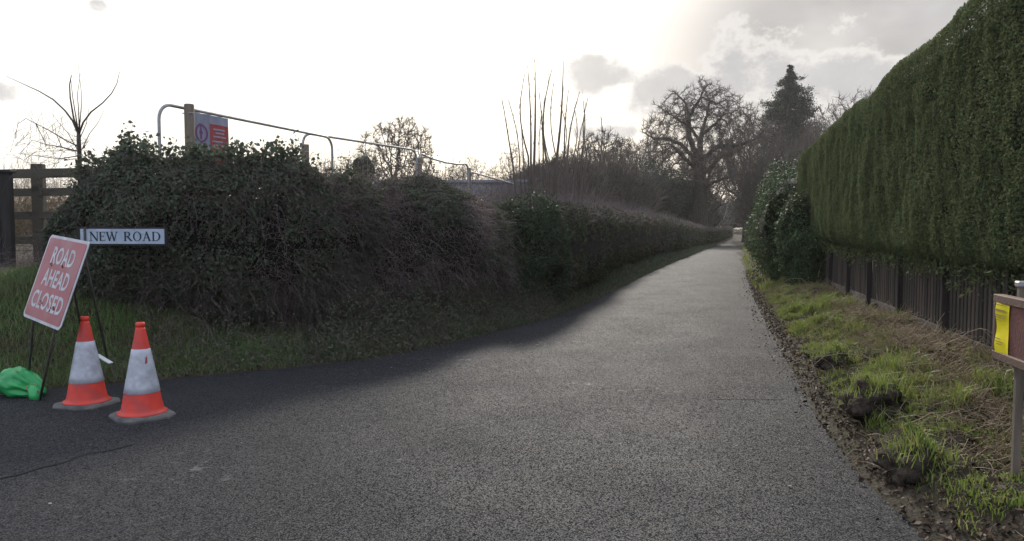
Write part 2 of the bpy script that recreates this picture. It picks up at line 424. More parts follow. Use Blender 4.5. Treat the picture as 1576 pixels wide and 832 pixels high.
def asphalt(name='asphalt', k=1.):
    m = bpy.data.materials.new(name); m.use_nodes = True; nt = m.node_tree; N = nt.nodes.new; L = nt.links.new
    b = nt.nodes['Principled BSDF']
    tc = N('ShaderNodeTexCoord'); v = tc.outputs['Object']

    def noise(s, d=3, r=.5):
        n = N('ShaderNodeTexNoise'); n.inputs['Scale'].default_value = s; n.inputs['Detail'].default_value = d; n.inputs['Roughness'].default_value = r
        L(v, n.inputs['Vector']); return n.outputs[0]

    def mr(f, a, bb, lo, hi):
        n = N('ShaderNodeMapRange'); L(f, n.inputs[0])
        for i, q in enumerate((a, bb, lo, hi)): n.inputs[i + 1].default_value = q
        return n.outputs[0]

    def mul(a, c, op='MULTIPLY'):
        n = N('ShaderNodeMath'); n.operation = op; L(a, n.inputs[0])
        if isinstance(c, (int, float)): n.inputs[1].default_value = c
        else: L(c, n.inputs[1])
        return n.outputs[0]
    vo = N('ShaderNodeTexVoronoi'); vo.inputs['Scale'].default_value = 140; L(v, vo.inputs['Vector'])
    sep = N('ShaderNodeSeparateColor'); L(vo.outputs['Color'], sep.inputs[0])
    chip = mr(sep.outputs[0], .0, 1., .15, 1.95)
    gap = mr(vo.outputs['Distance'], .25, .75, 1., .35)
    tone = mul(mul(chip, gap), mr(noise(.55, 5, .6), .3, .7, .82, 1.16))
    tone = mul(mul(tone, mr(noise(6, 4), .3, .7, .85, 1.15)), mr(noise(55, 3, .7), .3, .7, .85, 1.15))
    rp = N('ShaderNodeValToRGB'); rp.color_ramp.elements[0].color = (.012, .012, .013, 1); rp.color_ramp.elements[1].color = (.115, .112, .11, 1)
    rp.color_ramp.elements[1].position = 1.
    L(mul(tone, .22 * k), rp.inputs[0])
    # a fine old joint and pale scuffs near the junction
    sx = N('ShaderNodeSeparateXYZ'); L(v, sx.inputs[0])
    scuff = mul(mr(noise(9, 5, .7), .56, .68, 0, 1), mr(noise(.8, 2), .52, .66, 0, .55))
    mx = N('ShaderNodeMix'); mx.data_type = 'RGBA'; L(scuff, mx.inputs[0]); L(rp.outputs[0], mx.inputs[6]); mx.inputs[7].default_value = (.13, .13, .128, 1)
    L(mx.outputs[2], b.inputs['Base Color'])
    L(mr(noise(1.3, 4), .3, .7, .66, .73), b.inputs['Roughness'])
    L(mul(mr(sep.outputs[1], 0., 1., -.12, .26), gap), b.inputs['Specular IOR Level'])
    hsum = mul(mul(gap, chip), mul(noise(240, 2), .6), 'ADD')
    bp = N('ShaderNodeBump'); bp.inputs['Strength'].default_value = .45; bp.inputs['Distance'].default_value = .003
    L(hsum, bp.inputs['Height']); L(bp.outputs[0], b.inputs['Normal'])
    return m


M['asphalt'] = asphalt()
M['patch'] = asphalt('asphalt patch', .72)

# ------------------------------------------------------------------ terrain
LY = np.array([4.2, 5, 6.4, 6.94, 7.14, 7.54, 8.1, 8.65, 9.6, 10.77, 12.71, 16.2, 25.5, 40.6, 111, 140, 170, 220, 300.])
LX = np.array([-60, -30, -9, -4.64, -4.17, -3.44, -2.48, -1.67, -.98, -.35, .67, 1.85, 4.6, 9.3, 30, 39.0, 50.5, 75, 118])
RY = np.array([-1., .3, 1.2, 2.4, 3.63, 4.58, 5.89, 7.5, 9.34, 16.2, 35.7, 40.6, 111, 140, 170, 220, 300])
RX = np.array([60., 6, 3, 2.1, 1.97, 2.08, 2.36, 2.78, 3.26, 5.08, 10.6, 12.1, 33, 41.8, 53.4, 78, 121])


def Lx(Y): return np.where(np.asarray(Y) < 4.2, -60., np.interp(Y, LY, LX))
def Rx(Y): return np.where(np.asarray(Y) < -1, 60., np.interp(Y, RY, RX))
def zb(Y): return np.interp(Y, [-1e3, 35, 60, 85, 111, 150, 220, 300, 3000], [0, 0, -.22, -.5, -.65, -.3, .1, .45, .8])


def seg_dist(X, Y, px, py):
    d = np.full(X.shape, 1e9)
    for i in range(len(px) - 1):
        ax, ay, bx, by = px[i], py[i], px[i + 1], py[i + 1]; vx, vy = bx - ax, by - ay
        t = np.clip(((X - ax) * vx + (Y - ay) * vy) / (vx * vx + vy * vy), 0, 1)
        d = np.minimum(d, np.hypot(X - ax - t * vx, Y - ay - t * vy))
    return d


def edge(X, Y):
    """Distance outside the road (negative on it) and side (-1 left bank, 1 right verge)."""
    X = np.asarray(X, float); Y = np.asarray(Y, float)
    l, r = Lx(Y), Rx(Y); side = np.where(X < (l + r) / 2, -1, 1)
    d = np.where(side < 0, seg_dist(X, Y, LX, LY), seg_dist(X, Y, RX, RY))
    ins = (X > l) & (X < r) & (Y > -6) & (Y < 300)
    d = np.where(ins, -np.minimum(d, np.maximum(Y + 6, 0)), np.where(Y < -6, -6 - Y, d))
    return d, side


def H(X, Y):
    X = np.asarray(X, float); Y = np.asarray(Y, float); s, side = edge(X, Y)
    A = np.interp(Y, [0, 15, 30, 60, 300], [.9, .9, .6, .5, .4])
    hl = .02 + A * smooth(s / 2.3)
    hr = .02 + .12 * smooth(s / .38) * (.4 + 1.2 * (fbm(np.stack([X * 2.2, Y * 2.2, X * 0], -1).reshape(-1, 3), 19).reshape(X.shape))) + .06 * smooth((s - .25) / .5) + .15 * smooth(s / 1.4) + .1 * smooth((s - 2) / 3)
    hr = hr * np.interp(Y, [3.2, 5.5], [.55, 1])
    P = np.stack([X, Y, np.zeros_like(X)], -1).reshape(-1, 3)
    n1 = (fbm(P * 1.3, 3) - .5).reshape(X.shape); n2 = (fbm(P * 5., 8) - .5).reshape(X.shape)
    near = np.exp(-np.maximum(Y - 25, 0) / 30)
    rough = smooth(s / .5) * near
    h = np.where(side < 0, hl + n1 * .22 * rough + n2 * .05 * rough, hr + n1 * .22 * rough + n2 * .20 * rough)
    return np.where(s > 0, np.maximum(h, .012) * smooth(s / .07), 0) + zb(Y) - .05 * smooth(.05 - s / .08) * (s < 0)


def axis(fine0, fine1, st, lo, hi, g=1.13):
    a = list(np.arange(fine0, fine1, st)); s = st
    while a[-1] < hi: s *= g; a.append(a[-1] + s)
    s = st
    while a[0] > lo: s *= g; a.insert(0, a[0] - s)
    return np.array(a)


gx = axis(-6.5, 7.5, .07, -300, 300); gy = axis(1.6, 19, .07, -30, 300)
GX, GY = np.meshgrid(gx, gy)
GZ = H(GX, GY)
nx, ny = len(gx), len(gy)
idx = np.arange(nx * ny).reshape(ny, nx)
gf = np.stack([idx[:-1, :-1], idx[:-1, 1:], idx[1:, 1:], idx[1:, :-1]], -1).reshape(-1, 4)


def ground_mat():
    m = mat('ground', (.06, .05, .03), .95, .1, [(.018, .014, .011), (.042, .032, .024), (.07, .053, .038)], nscale=9, ndetail=8, bump=1., bscale=38,
            big=(.9, (.05, .05, .025), .5))
    return m


tag(obj('ground', np.stack([GX, GY, GZ], -1).reshape(-1, 3), gf, ground_mat(), smooth_=True), kind='structure')
ry = axis(-5.95, 20, .25, -5.95, 299, 1.06); ry = ry[(ry >= -5.96) & (ry < 299)]
cols_ = np.linspace(0, 1, 25)
rv = np.array([[Lx(y) - .03 + (Rx(y) - Lx(y) + .06) * c, y, zb(y) + .004 + .02 * math.sin(math.pi * c)] for y in ry for c in cols_])
ri = np.arange(len(rv)).reshape(len(ry), 25)
tag(obj('road', rv, np.stack([ri[:-1, :-1], ri[:-1, 1:], ri[1:, 1:], ri[1:, :-1]], -1).reshape(-1, 4), M['asphalt'], smooth_=True), kind='structure')


def on_road(px, py, dz=0.):
    r = at(px, py, 1.) - [0, 0, EYE]; t = (EYE - .024) / -r[2]; p = np.array([0, 0, EYE]) + r * t; l, R_ = float(Lx(p[1])), float(Rx(p[1]))
    c = np.clip((p[0] - l + .03) / (R_ - l + .06), 0, 1); return np.array([p[0], p[1], float(zb(p[1])) + .004 + .02 * math.sin(math.pi * c) + dz])


def flat_sheet(name, poly, m, dz=.0025, n=8):
    a, b, c, d = [np.array(q, float) for q in poly]; V = []
    for i in range(n + 1):
        for j in range(n + 1):
            u, v = i / n, j / n; q = (a * (1 - u) + b * u) * (1 - v) + (d * (1 - u) + c * u) * v; V.append(on_road(*q, dz))
    ii = np.arange((n + 1) ** 2).reshape(n + 1, n + 1)
    return tag(obj(name, np.array(V), np.stack([ii[:-1, :-1], ii[:-1, 1:], ii[1:, 1:], ii[1:, :-1]], -1).reshape(-1, 4), m, smooth_=True), kind='structure')


flat_sheet('road_patch', [(1088, 612), (1206, 612), (1172, 546), (1092, 546)], M['patch'])
V = []; jn = [(-60, 752), (0, 733), (30, 727), (66, 716), (98, 709), (130, 697), (172, 690), (205, 682)]; rj = rng(9)
for i, (x_, y_) in enumerate(jn):
    for k in (-1, 1): V.append(on_road(x_, y_ + k * rj.uniform(.25, .9), .004))
tag(obj('road_joint', np.array(V), np.array([(2 * i, 2 * i + 1, 2 * i + 3, 2 * i + 2) for i in range(len(jn) - 1)]), mat('dark joint', (.018, .018, .019), .9, .1)), kind='structure')

# ------------------------------------------------------------------ hedges
def path_sample(path, u):
    path = np.asarray(path, float); s = np.r_[0, np.cumsum(np.linalg.norm(np.diff(path, axis=0), axis=1))]; t = np.asarray(u) * s[-1]
    p = np.stack([np.interp(t, s, path[:, k]) for k in range(2)], -1)
    e = 2e-2 * s[-1]; q = np.stack([np.interp(np.clip(t + e, 0, s[-1]), s, path[:, k]) - np.interp(np.clip(t - e, 0, s[-1]), s, path[:, k]) for k in range(2)], -1)
    return p, nrmz(q), s[-1]


def chaikin(p, k=3):
    p = np.asarray(p, float)
    for _ in range(k):
        q = np.empty((2 * len(p) - 2, p.shape[1])); q[0::2] = .75 * p[:-1] + .25 * p[1:]; q[1::2] = .25 * p[:-1] + .75 * p[1:]; p = np.concatenate([p[:1], q, p[-1:]])
    return p


class Hedge:
    """A body swept along a path: superellipse section, lumpy surface; face() samples it."""
    def __init__(s, path, hw, zt, zbot=None, e=.6, lump=.15, lscale=1.5, seed=0, endr=.5, ramp=None):
        s.path = chaikin(path); s.hw = hw; s.zt = zt; s.zbot = zbot; s.e = e; s.lump = lump; s.ls = lscale; s.seed = seed; s.endr = endr
        s.len = path_sample(s.path, [0.])[2]

    def ev(s, u, th, f=1.):
        u = np.asarray(u, float); th = np.asarray(th, float)
        p, t, Lh = path_sample(s.path, u); n = np.stack([t[:, 1], -t[:, 0]], -1)      # to the right of the path
        zt = np.interp(u, *zip(*s.zt)); hw = np.interp(u, *zip(*s.hw)) if not isinstance(s.hw, (int, float)) else np.full(len(u), s.hw)
        z0 = H(p[:, 0], p[:, 1]) - .1 if s.zbot is None else np.interp(u, *zip(*s.zbot))
        de = np.minimum(u, 1 - u) * Lh / s.endr; ef = np.sqrt(np.clip(1 - (1 - np.clip(de, 0, 1)) ** 2, 0, 1))
        c, sn = np.cos(th), np.sin(th)
        x = np.sign(c) * np.abs(c) ** s.e; z = np.sign(sn) * np.abs(sn) ** s.e
        hh = (zt - z0) / 2; ef2 = .6 + .4 * ef
        f = np.broadcast_to(f, u.shape)
        P = np.stack([p[:, 0] + n[:, 0] * x * hw * ef * f, p[:, 1] + n[:, 1] * x * hw * ef * f, z0 + hh + z * hh * f * ef2 - hh * (1 - ef2) * .7], -1)
        Nn = np.stack([n[:, 0] * c, n[:, 1] * c, sn * .9], -1)
        endk = np.clip(1 - de, 0, 1); sg = np.where(u < .5, -1, 1)
        Nn[:, :2] += t * (sg * endk * 1.2)[:, None]; Nn = nrmz(Nn)
        d = (fbm(P * s.ls, s.seed) - .5) * 2 * s.lump
        return P + Nn * d[:, None], Nn

    def core(s, name, parent, f=.7, nu=60, nt=28, m=None):  # added dark solid that stops light passing through the leaves
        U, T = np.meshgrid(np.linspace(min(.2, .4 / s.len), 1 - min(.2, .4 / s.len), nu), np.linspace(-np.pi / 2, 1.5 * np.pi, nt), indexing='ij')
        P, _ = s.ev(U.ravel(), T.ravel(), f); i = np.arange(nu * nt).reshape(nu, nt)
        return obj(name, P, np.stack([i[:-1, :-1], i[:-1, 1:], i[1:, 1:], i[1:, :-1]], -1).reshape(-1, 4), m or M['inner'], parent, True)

    def caps(s, n, rg, near=.6):
        """Points spread over the two rounded ends."""
        ef = np.sqrt(rg.random(n)) * .98; de = s.endr * (1 - np.sqrt(1 - ef ** 2)) / s.len
        return s.ev(np.where(rg.random(n) < near, de, 1 - de), rg.uniform(-.5, 1.5, n) * np.pi)

    def face(s, n, rg, depth=.12, front=.72, lo=-.45, u0=0, u1=1):
        u = rg.uniform(u0, u1, n); a = lo * np.pi
        k = rg.random(n) < front
        th = np.where(k, rg.uniform(a, .62 * np.pi, n), rg.uniform(.55 * np.pi, 1.45 * np.pi, n))
        # even out the density on boxy sections
        P, Nn = s.ev(u, th); P = P - Nn * np.abs(rg.normal(0, depth, n))[:, None]
        return P, Nn, u, th


def grow_twigs(h, n, rg, length, r, name, m, parent, up=.6, droop=.8, lo=-.3, nseg=4, u0=0, u1=1, front=.7, wig=.22):
    P, Nn, u, th = h.face(n, rg, .05, front, lo, u0, u1)
    D = Nn + rg.normal(0, .6, (n, 3)) + np.array([[0, 0, up]])
    a = arcs(P - Nn * .1, D, rg.uniform(.4, 1, n) * length, droop, nseg, r, r * .35, rg, wig)
    return obj(name, *sticks(*a, 3), m, parent)


# ivy covered hedge behind the signs
rg = rng(1)
T_ = lambda px, py, d: at(px, py, d)[2]
pth = [(-5.65, 9.5), (-5.1, 9.2), (-4.35, 8.9), (-3.35, 8.95), (-2.5, 9.45), (-1.8, 10.3)]
hv = Hedge(pth, [(0, .25), (.16, .4), (.33, .65), (1, .55)], [(0, T_(60, 372, 9.2)), (.10, T_(80, 345, 9)), (.16, T_(105, 275, 8.9)), (.24, T_(130, 242, 8.9)), (.33, T_(170, 232, 8.8)), (.54, T_(270, 250, 8.8)), (.71, T_(350, 254, 9.0)), (.87, T_(440, 268, 9.5)), (1, T_(500, 282, 10))],
           e=.65, lump=.34, lscale=1.25, seed=4, endr=.6)
root = empty('ivy_hedge', (*pth[2], .6), 'tall dark overgrown hedge smothered in ivy behind the street nameplate and road sign', 'hedge')
hv.core('shade_core', root, .6)
P, Nn, u, th = hv.face(120000, rg, .11, .74, -.48)
gap_ = fbm(P * 1.9, 77, 3) + .25 * (P[:, 2] > 1.9) - np.interp(P[:, 0], [-5, -3.4, -2.2], [0, .02, .10]) > .38; P, Nn = P[gap_], Nn[gap_]
fo = leaves(P, Nn, rg.uniform(.018, .052, len(P)), rg, .75, .25, .35, .8)
# upright ivy heads along the top
sp = hv.ev(rg.uniform(.17, .97, 190), rg.uniform(.35, .62, 190) * np.pi)[0]
tw0 = []; tw1 = []; lp = []
for p in sp:
    hgt = rg.uniform(.05, .19) * (1 if rg.random() < .8 else 1.6); q = p + np.array([rg.normal(0, .06), rg.normal(0, .06), hgt]); tw0.append(p - [0, 0, .1]); tw1.append(q)
    k = int(hgt * 170); t = rg.uniform(.1, 1.08, k)[:, None]; lp.append(p + (q - p) * t + rg.normal(0, .036, (k, 3)))
lp = np.concatenate(lp)
fo = join(fo, leaves(lp, nrmz(rg.normal(0, 1, lp.shape)), rg.uniform(.03, .065, len(lp)), rg, .85, .2, .4, .5))
obj('foliage', *fo, M['ivy'], root)
st = sticks(np.array(tw0), np.array(tw1), .004, .002, 3)
P, Nn, u, th = hv.face(12000, rg, .05, .85, -.48)
k = rg.random(len(P)) < np.interp(P[:, 0], [-5, -3.6, -2.4], [.25, .5, 1]); P, Nn = P[k], Nn[k]
a = arcs(P - Nn * .06, Nn * .5 + rg.normal(0, .8, P.shape) + [0, 0, .2], rg.uniform(.12, .5, len(P)), 1.0, 4, .003, .0012, rg, .25)
obj('stems', *join(st, sticks(*a, 3)), M['ivystem'], root)
P, Nn, u, th = hv.face(26000, rg, .08, .85, -.48)
k = rg.random(len(P)) < np.interp(P[:, 0], [-5, -3.6, -2.4], [.2, .6, 1]); P, Nn = P[k], Nn[k]
obj('dead_leaves', *leaves(P, Nn, rg.uniform(.014, .04, len(P)), rg, .6, .3, .3, .9), M['deadleaf'], root)

# brown bramble bank
pth = [(-2.6, 9.9), (-1.8, 10.7), (-1.25, 11.5), (-.75, 12.2), (-.4, 12.9)]
hb = Hedge(pth, [(0, .5), (.3, .75), (1, .65)], [(0, T_(480, 276, 9.7)), (.25, T_(560, 279, 10.3)), (.42, T_(620, 282, 10.9)), (.55, T_(660, 288, 11.4)), (.7, T_(690, 308, 12)), (1, T_(770, 316, 12.8))],
           e=.8, lump=.34, lscale=1.25, seed=14, endr=.5)
root = empty('bramble_thicket', (*pth[2], .6), 'brown tangled bramble thicket on the bank beneath the middle wire fence panels', 'thicket')
hb.core('shade_core', root, .8)
n = 14000
P, Nn, u, th = hb.face(n, rg, .16, .8, -.45)
P = P - Nn * .1
D = rg.normal(0, .8, (n, 3)) + Nn * .5 + [0, 0, .35]
a = arcs(P, D, rg.uniform(.12, .45, n), 1.2, 4, .0028, .0012, rg, .25)
ex = hb.ev(rg.uniform(.02, .95, 420), rg.uniform(.38, .62, 420) * np.pi)[0]
a2 = arcs(ex - [0, 0, .1], rg.normal(0, .35, ex.shape) + [0, 0, 1], rg.uniform(.15, .5, len(ex)), .6, 4, .0035, .0014, rg, .2)
obj('stems', *join(sticks(*a, 3), sticks(*a2, 3)), M['bramble'], root)
P, Nn, u, th = hb.face(70000, rg, .12, .8, -.48)
k = fbm(P * 1.7, 21) + .35 * (np.abs(u - .45) < .13) * (P[:, 2] > 1.5) > .50
P, Nn = P[k], Nn[k]
obj('ivy_leaves', *leaves(P, Nn, rg.uniform(.016, .05, len(P)), rg, .75, .25, .35, .8), M['ivy'], root)
q = hb.face(22000, rg, .1, .8, -.4); tips = a2[1][-len(ex):]
lp = np.concatenate([q[0], np.repeat(tips, 5, 0) + rg.normal(0, .05, (len(tips) * 5, 3))])
obj('dead_leaves', *leaves(lp, nrmz(rg.normal(0, 1, lp.shape)), rg.uniform(.015, .04, len(lp)), rg, .6, .3, .3, .8), M['deadleaf'], root)

# green bush
pth = [(-.4, 13.0), (.12, 13.65), (.72, 14.65)]
hg = Hedge(pth, .8, [(0, 1.8), (.4, T_(835, 300, 13.2)), (.7, 2.05), (1, 1.8)], e=.85, lump=.36, lscale=1.5, seed=31, endr=.8)
root = empty('evergreen_bush', (.5, 13.9, .7), 'rounded dark green evergreen bush beside the road at the end of the brambles', 'bush')
hg.core('shade_core', root)
P, Nn, u, th = hg.face(52000, rg, .13, .72, -.48)
k = fbm(P * 2.6, 79, 3) > .36; P, Nn = P[k], Nn[k]
e0, en, _, _ = hg.face(90, rg, .02, .6, -.1); e1 = e0 + nrmz(en + [0, 0, .8]) * rg.uniform(.08, .28, (90, 1)); k = rg.integers(0, 90, 2200)
q = e0[k] + (e1 - e0)[k] * rg.random((2200, 1)) + rg.normal(0, .025, (2200, 3))
obj('foliage', *leaves(np.r_[P, q], np.r_[Nn, rg.normal(0, 1, q.shape)], rg.uniform(.022, .058, len(P) + 2200), rg, .5, .25, .3, .8), M['bushleaf'], root)
grow_twigs(hg, 220, rg, .4, .004, 'stems', M['bramble'], root)

# long trimmed hedge up the lane
ys = np.array([14.2, 18, 25, 32, 42, 60, 85, 112., 150]); off = np.array([.75, .95, 1.3, 1.4, 1.35, 1.3, 1.2, 1.0, .8])
pth = np.stack([Lx(ys) - off, ys], 1)
hl_ = Hedge(pth, .75, [(0, 2.05), (.035, 2.0), (.14, 1.98), (.21, 1.9), (.35, 1.66), (.52, 1.35), (.75, 1.25), (1, 1.7)], e=.55, lump=.24, lscale=1.0, seed=44, endr=.8)
root = empty('trimmed_hedge', (*pth[2], .4), 'long low trimmed hedge following the lane edge away to the oak', 'hedge')
hl_.core('shade_core', root, .78, 160)
uu = rg.random(80000) ** 2.2
P, Nn, u, th = hl_.face(80000, rg, .08, .85, -.48)
P, Nn = hl_.ev(uu, th); P = P - Nn * np.abs(rg.normal(0, .08, len(P)))[:, None]
sz = rg.uniform(.04, .075, len(P)) * np.interp(P[:, 1], [14, 30, 110], [1, 1.5, 3.5])
obj('foliage', *leaves(P, Nn, sz, rg, .6, .2, .3, .6), M['privet'], root)
n = 4200; uu = rg.random(n) ** 1.8
P, Nn = hl_.ev(uu, rg.uniform(.1, .62, n) * np.pi)
a = arcs(P - Nn * .05, Nn * .4 + rg.normal(0, .4, P.shape) + [0, 0, .9], rg.uniform(.1, .4, n), .3, 3, .004, .002, rg, .2)
w = np.interp(a[0][:, 1], [14, 30, 110], [1, 1.6, 4])
obj('stems', *sticks(a[0], a[1], a[2] * w, a[3] * w, 3), M['thicket'], root)

# bare thicket behind it
ys = np.array([17.3, 19, 24, 30, 40, 55, 80.]); off = np.array([2.2, 2.6, 3.2, 3.3, 3.2, 3.2, 3.2])
pth = np.stack([Lx(ys) - off, ys], 1)
root = empty('bare_thicket', (*pth[2], .6), 'tall reddish brown leafless thicket rising behind the trimmed hedge', 'thicket')
n = 11000; uu = rg.random(n) ** 1.5
p, t, _ = path_sample(pth, uu)
p = p + np.stack([t[:, 1], -t[:, 0]], -1) * (rg.uniform(-1.5, 1.2, n) * np.interp(uu, [0, .1], [.5, 1]))[:, None]
zt = np.interp(p[:, 1], [14, 17.6, 19, 21, 23, 28, 40, 60, 80], [1.7, 1.8, 2.2, 2.9, 3.2, 3.0, 2.5, 2.1, 1.4]) + (fbm(np.c_[p, p[:, :1] * 0] * .6, 5) - .5) * 1.3
z0 = H(p[:, 0], p[:, 1]) + rg.uniform(0, .9, n)
ln = np.maximum(zt - z0, .3) * rg.uniform(.55, 1.08, n)
a = arcs(np.c_[p, z0], rg.normal(0, .22, (n, 3)) + [0, 0, 1], ln, .12, 5, .006, .0022, rg, .1)
w = np.interp(a[0][:, 1], [14, 25, 80], [.8, 1.2, 2.8])
obj('stems', *sticks(a[0], a[1], a[2] * w, a[3] * w, 3), M['thicket'], root)
P = np.c_[p, z0 + ln * .5]; k = rg.integers(0, n, 9000)
a = arcs(P[k] + rg.normal(0, .2, (9000, 3)), rg.normal(0, .7, (9000, 3)) + [0, 0, .5], rg.uniform(.3, .8, 9000), .2, 3, .004, .002, rg, .2)
w = np.interp(a[0][:, 1], [14, 25, 80], [.8, 1.2, 2.8])
obj('side_twigs', *sticks(a[0], a[1], a[2] * w, a[3] * w, 3), M['thicket'], root)

# coppiced willow whips
root = empty('willow_coppice', tuple(at(840, 300, 20)), 'clump of tall straight bare willow whips standing above the brown thicket', 'willow')
SH = [(790, 257, 773, 153, .016), (800, 258, 781, 150, .013), (813, 240, 808, 112, .017), (817, 250, 812, 100, .02), (822, 253, 823, 86, .026), (842, 253, 850, 104, .02), (854, 265, 867, 93, .028),
      (869, 260, 875, 138, .018), (873, 260, 892, 141, .02), (896, 235, 898, 155, .014), (903, 235, 905, 150, .014), (836, 235, 829, 135, .014), (925, 235, 925, 180, .012), (858, 250, 852, 128, .012),
      (880, 250, 884, 165, .011), (806, 250, 800, 160, .011), (846, 250, 838, 150, .011), (864, 250, 862, 160, .010), (888, 250, 900, 175, .010), (830, 250, 834, 170, .010)]
s0, s1 = [], []
for i, (bx, by, tx, ty, r) in enumerate(SH):
    d = 20 + (i * 7 % 5) * .5
    b = at(bx, by, d); t = at(tx, ty, d + .2); g = b.copy(); g[2] = .7; g[0] += (840 - bx) * .004
    bow = np.array([.06 * math.sin(i * 2.3), .05, 0]) * (1 + i % 3)
    pts = np.array([g] + [b + (t - b) * q + bow * math.sin(q * math.pi) for q in np.linspace(0, 1, 8)])
    MB().tube(pts, np.r_[r * 2.0, np.linspace(r * 1.7, .009, 8)], 6).build('whip', M['whip'], root, True)
    for k in range(10):
        q = rg.uniform(.1, .95); p0 = b + (t - b) * q + bow * math.sin(q * math.pi); s0.append(p0); s1.append(p0 + np.array([rg.normal(0, .10), rg.normal(0, .1), rg.uniform(.15, .45)]))
obj('side_twigs', *sticks(np.array(s0), np.array(s1), .005, .002, 3), M['whip'], root)

# clipped conifer hedge above the fence
DIRX = .23
hx = lambda d, o=0: 2.7 + DIRX * d + o
pth = [(hx(y, .62), y) for y in (2.5, 6, 10, 14, 17.9)]
hc = Hedge(pth, .85, [(0, 3.92), (.12, 3.80), (.22, 3.66), (.3, 3.66), (.37, 3.55), (.45, 3.57), (.55, 3.44), (.65, 3.45), (.76, 3.33), (.86, 3.34), (1, 3.18)], [(0, 1.10), (.3, 1.12), (.7, 1.2), (1, 1.34)], e=.22, lump=.05, lscale=.8, seed=52, endr=.35)
root = empty('conifer_hedge', (hx(10, .6), 10, .35), 'huge square clipped dark green conifer hedge overhanging the paling fence', 'hedge')
hc.core('shade_core', root, .86, 90, 40)
# the face towards the lane is the far side of the path's normal
n = 430000
u = rg.random(n); th = np.where(rg.random(n) < .86, rg.uniform(.80, 1.46, n), rg.uniform(.2, .85, n)) * np.pi
# sample z evenly on the face
zz = rg.uniform(-1, 1, n); face_ = rg.random(n) < .8
th = np.where(face_, np.pi - np.arcsin(np.sign(zz) * np.abs(zz) ** (1 / .22) * .999999), th)
P, Nn = hc.ev(u, th)
st = vnoise(np.stack([P[:, 1] * 6, P[:, 2] * 1.1, P[:, 0] * 0], -1), 61) - .5
st2 = fbm(np.stack([P[:, 1] * 2.2, P[:, 2] * 1.8, P[:, 0] * 0], -1), 66) - .5
k = (fbm(P * [6, 6, 4.2], 63, 3) > .40) | (rg.random(n) < .45); P, Nn, st, st2 = P[k], Nn[k], st[k], st2[k]; n = len(P)
mo = fbm(P * [4.5, 4.5, 3.2], 67, 3) - .5
P = P + Nn * (st * .008 + st2 * .045 + mo * .065 - np.abs(rg.normal(0, .035, n)))[:, None]
fo = leaves(P, Nn * .6 + [0, 0, .35], rg.uniform(.014, .042, n), rg, .42, .2, .15, .9)
P, Nn = hc.caps(34000, rg); P = P - Nn * np.abs(rg.normal(0, .03, (len(P), 1)))
fo = join(fo, leaves(P, Nn, rg.uniform(.016, .045, len(P)), rg, .42, .2, .15, .9))
m_ = 9000                                                     # loose drooping sprays along the lower edge
u = rg.random(m_); P, Nn = hc.ev(u, rg.uniform(1.3, 1.5, m_) * np.pi)
P = P + Nn * rg.uniform(-.15, .08, m_)[:, None] - np.array([[0, 0, 1]]) * (rg.random(m_) ** 2 * .26 * (.3 + fbm(np.c_[P[:, 1] * 2, u * 0, u * 0], 3)))[:, None]
fo = join(fo, leaves(P, rg.normal(0, 1, P.shape), rg.uniform(.03, .07, m_), rg, .4, .2, .7, .5))
obj('foliage', *fo, M['conifer'], root)
for y in np.arange(3, 17.8, .9): MB().tube([(hx(y, .75), y, .2), (hx(y, .72), y + .04, 1.0), (hx(y, .7), y, 1.9)], [.07, .055, .045], 7).build('trunk', M['bark'], root, True)

# laurels
def laurel(name, pth, hw, zt, n, seed, label, size=(.035, .085), e=.8, lump=.42):
    rg = rng(seed); h = Hedge(pth, hw, zt, e=e, lump=lump, lscale=1.35, seed=seed, endr=.9)
    root = empty(name, (*pth[0], .2), label, 'bush'); h.core('shade_core', root, .72)
    u = rg.random(n) ** 1.2; th = rg.uniform(-.48, 1.48, n) * np.pi
    P, Nn = h.ev(u, th); P = P + Nn * (.10 * (vnoise(P * 5, 9) > .75) - np.abs(rg.normal(0, .15, n)))[:, None]
    k_ = fbm(P * 2.2, seed + 5, 3) > .37; P, Nn = P[k_], Nn[k_]; n = len(P)
    cp, cn = h.caps(5000, rg, .9); P, Nn = np.r_[P, cp], np.r_[Nn, cn]; n = len(P)
    sz = rg.uniform(*size, n) * np.interp(P[:, 1], [16, 40], [1, 1.8])
    obj('foliage', *leaves(P, Nn + [0, 0, .3], sz, rg, .45, .2, .3, .55), M['laurel'], root)
    for k in range(7):
        q = h.ev([.1 + .8 * k / 6], [np.pi / 2])[0][0]; b = np.array([q[0], q[1], .1]); MB().tube([b, b + (q - b) * .5 + rg.normal(0, .08, 3), q], [.03, .02, .008], 6).build('stem', M['bark'], root, True)


laurel('laurel_bush', [(5.85, 15.3), (6.2, 16.2), (6.55, 17.2)], .62, [(0, 1.5), (.5, 2.1), (1, 2.4)], 30000, 71, 'lower glossy laurel bush in front, tucked against the end of the conifer hedge')
laurel('laurel_hedge', [(6.35, 17.6), (6.95, 19.4), (8.4, 24), (10.2, 30), (12.1, 36.5), (16.0, 50)], .8, [(0, 2.6), (.05, 3.1), (.15, 3.05), (.35, 2.6), (.6, 2.1), (1, 1.6)], 80000, 73,
       'taller pale flecked laurel running along the lane beyond the conifer hedge')

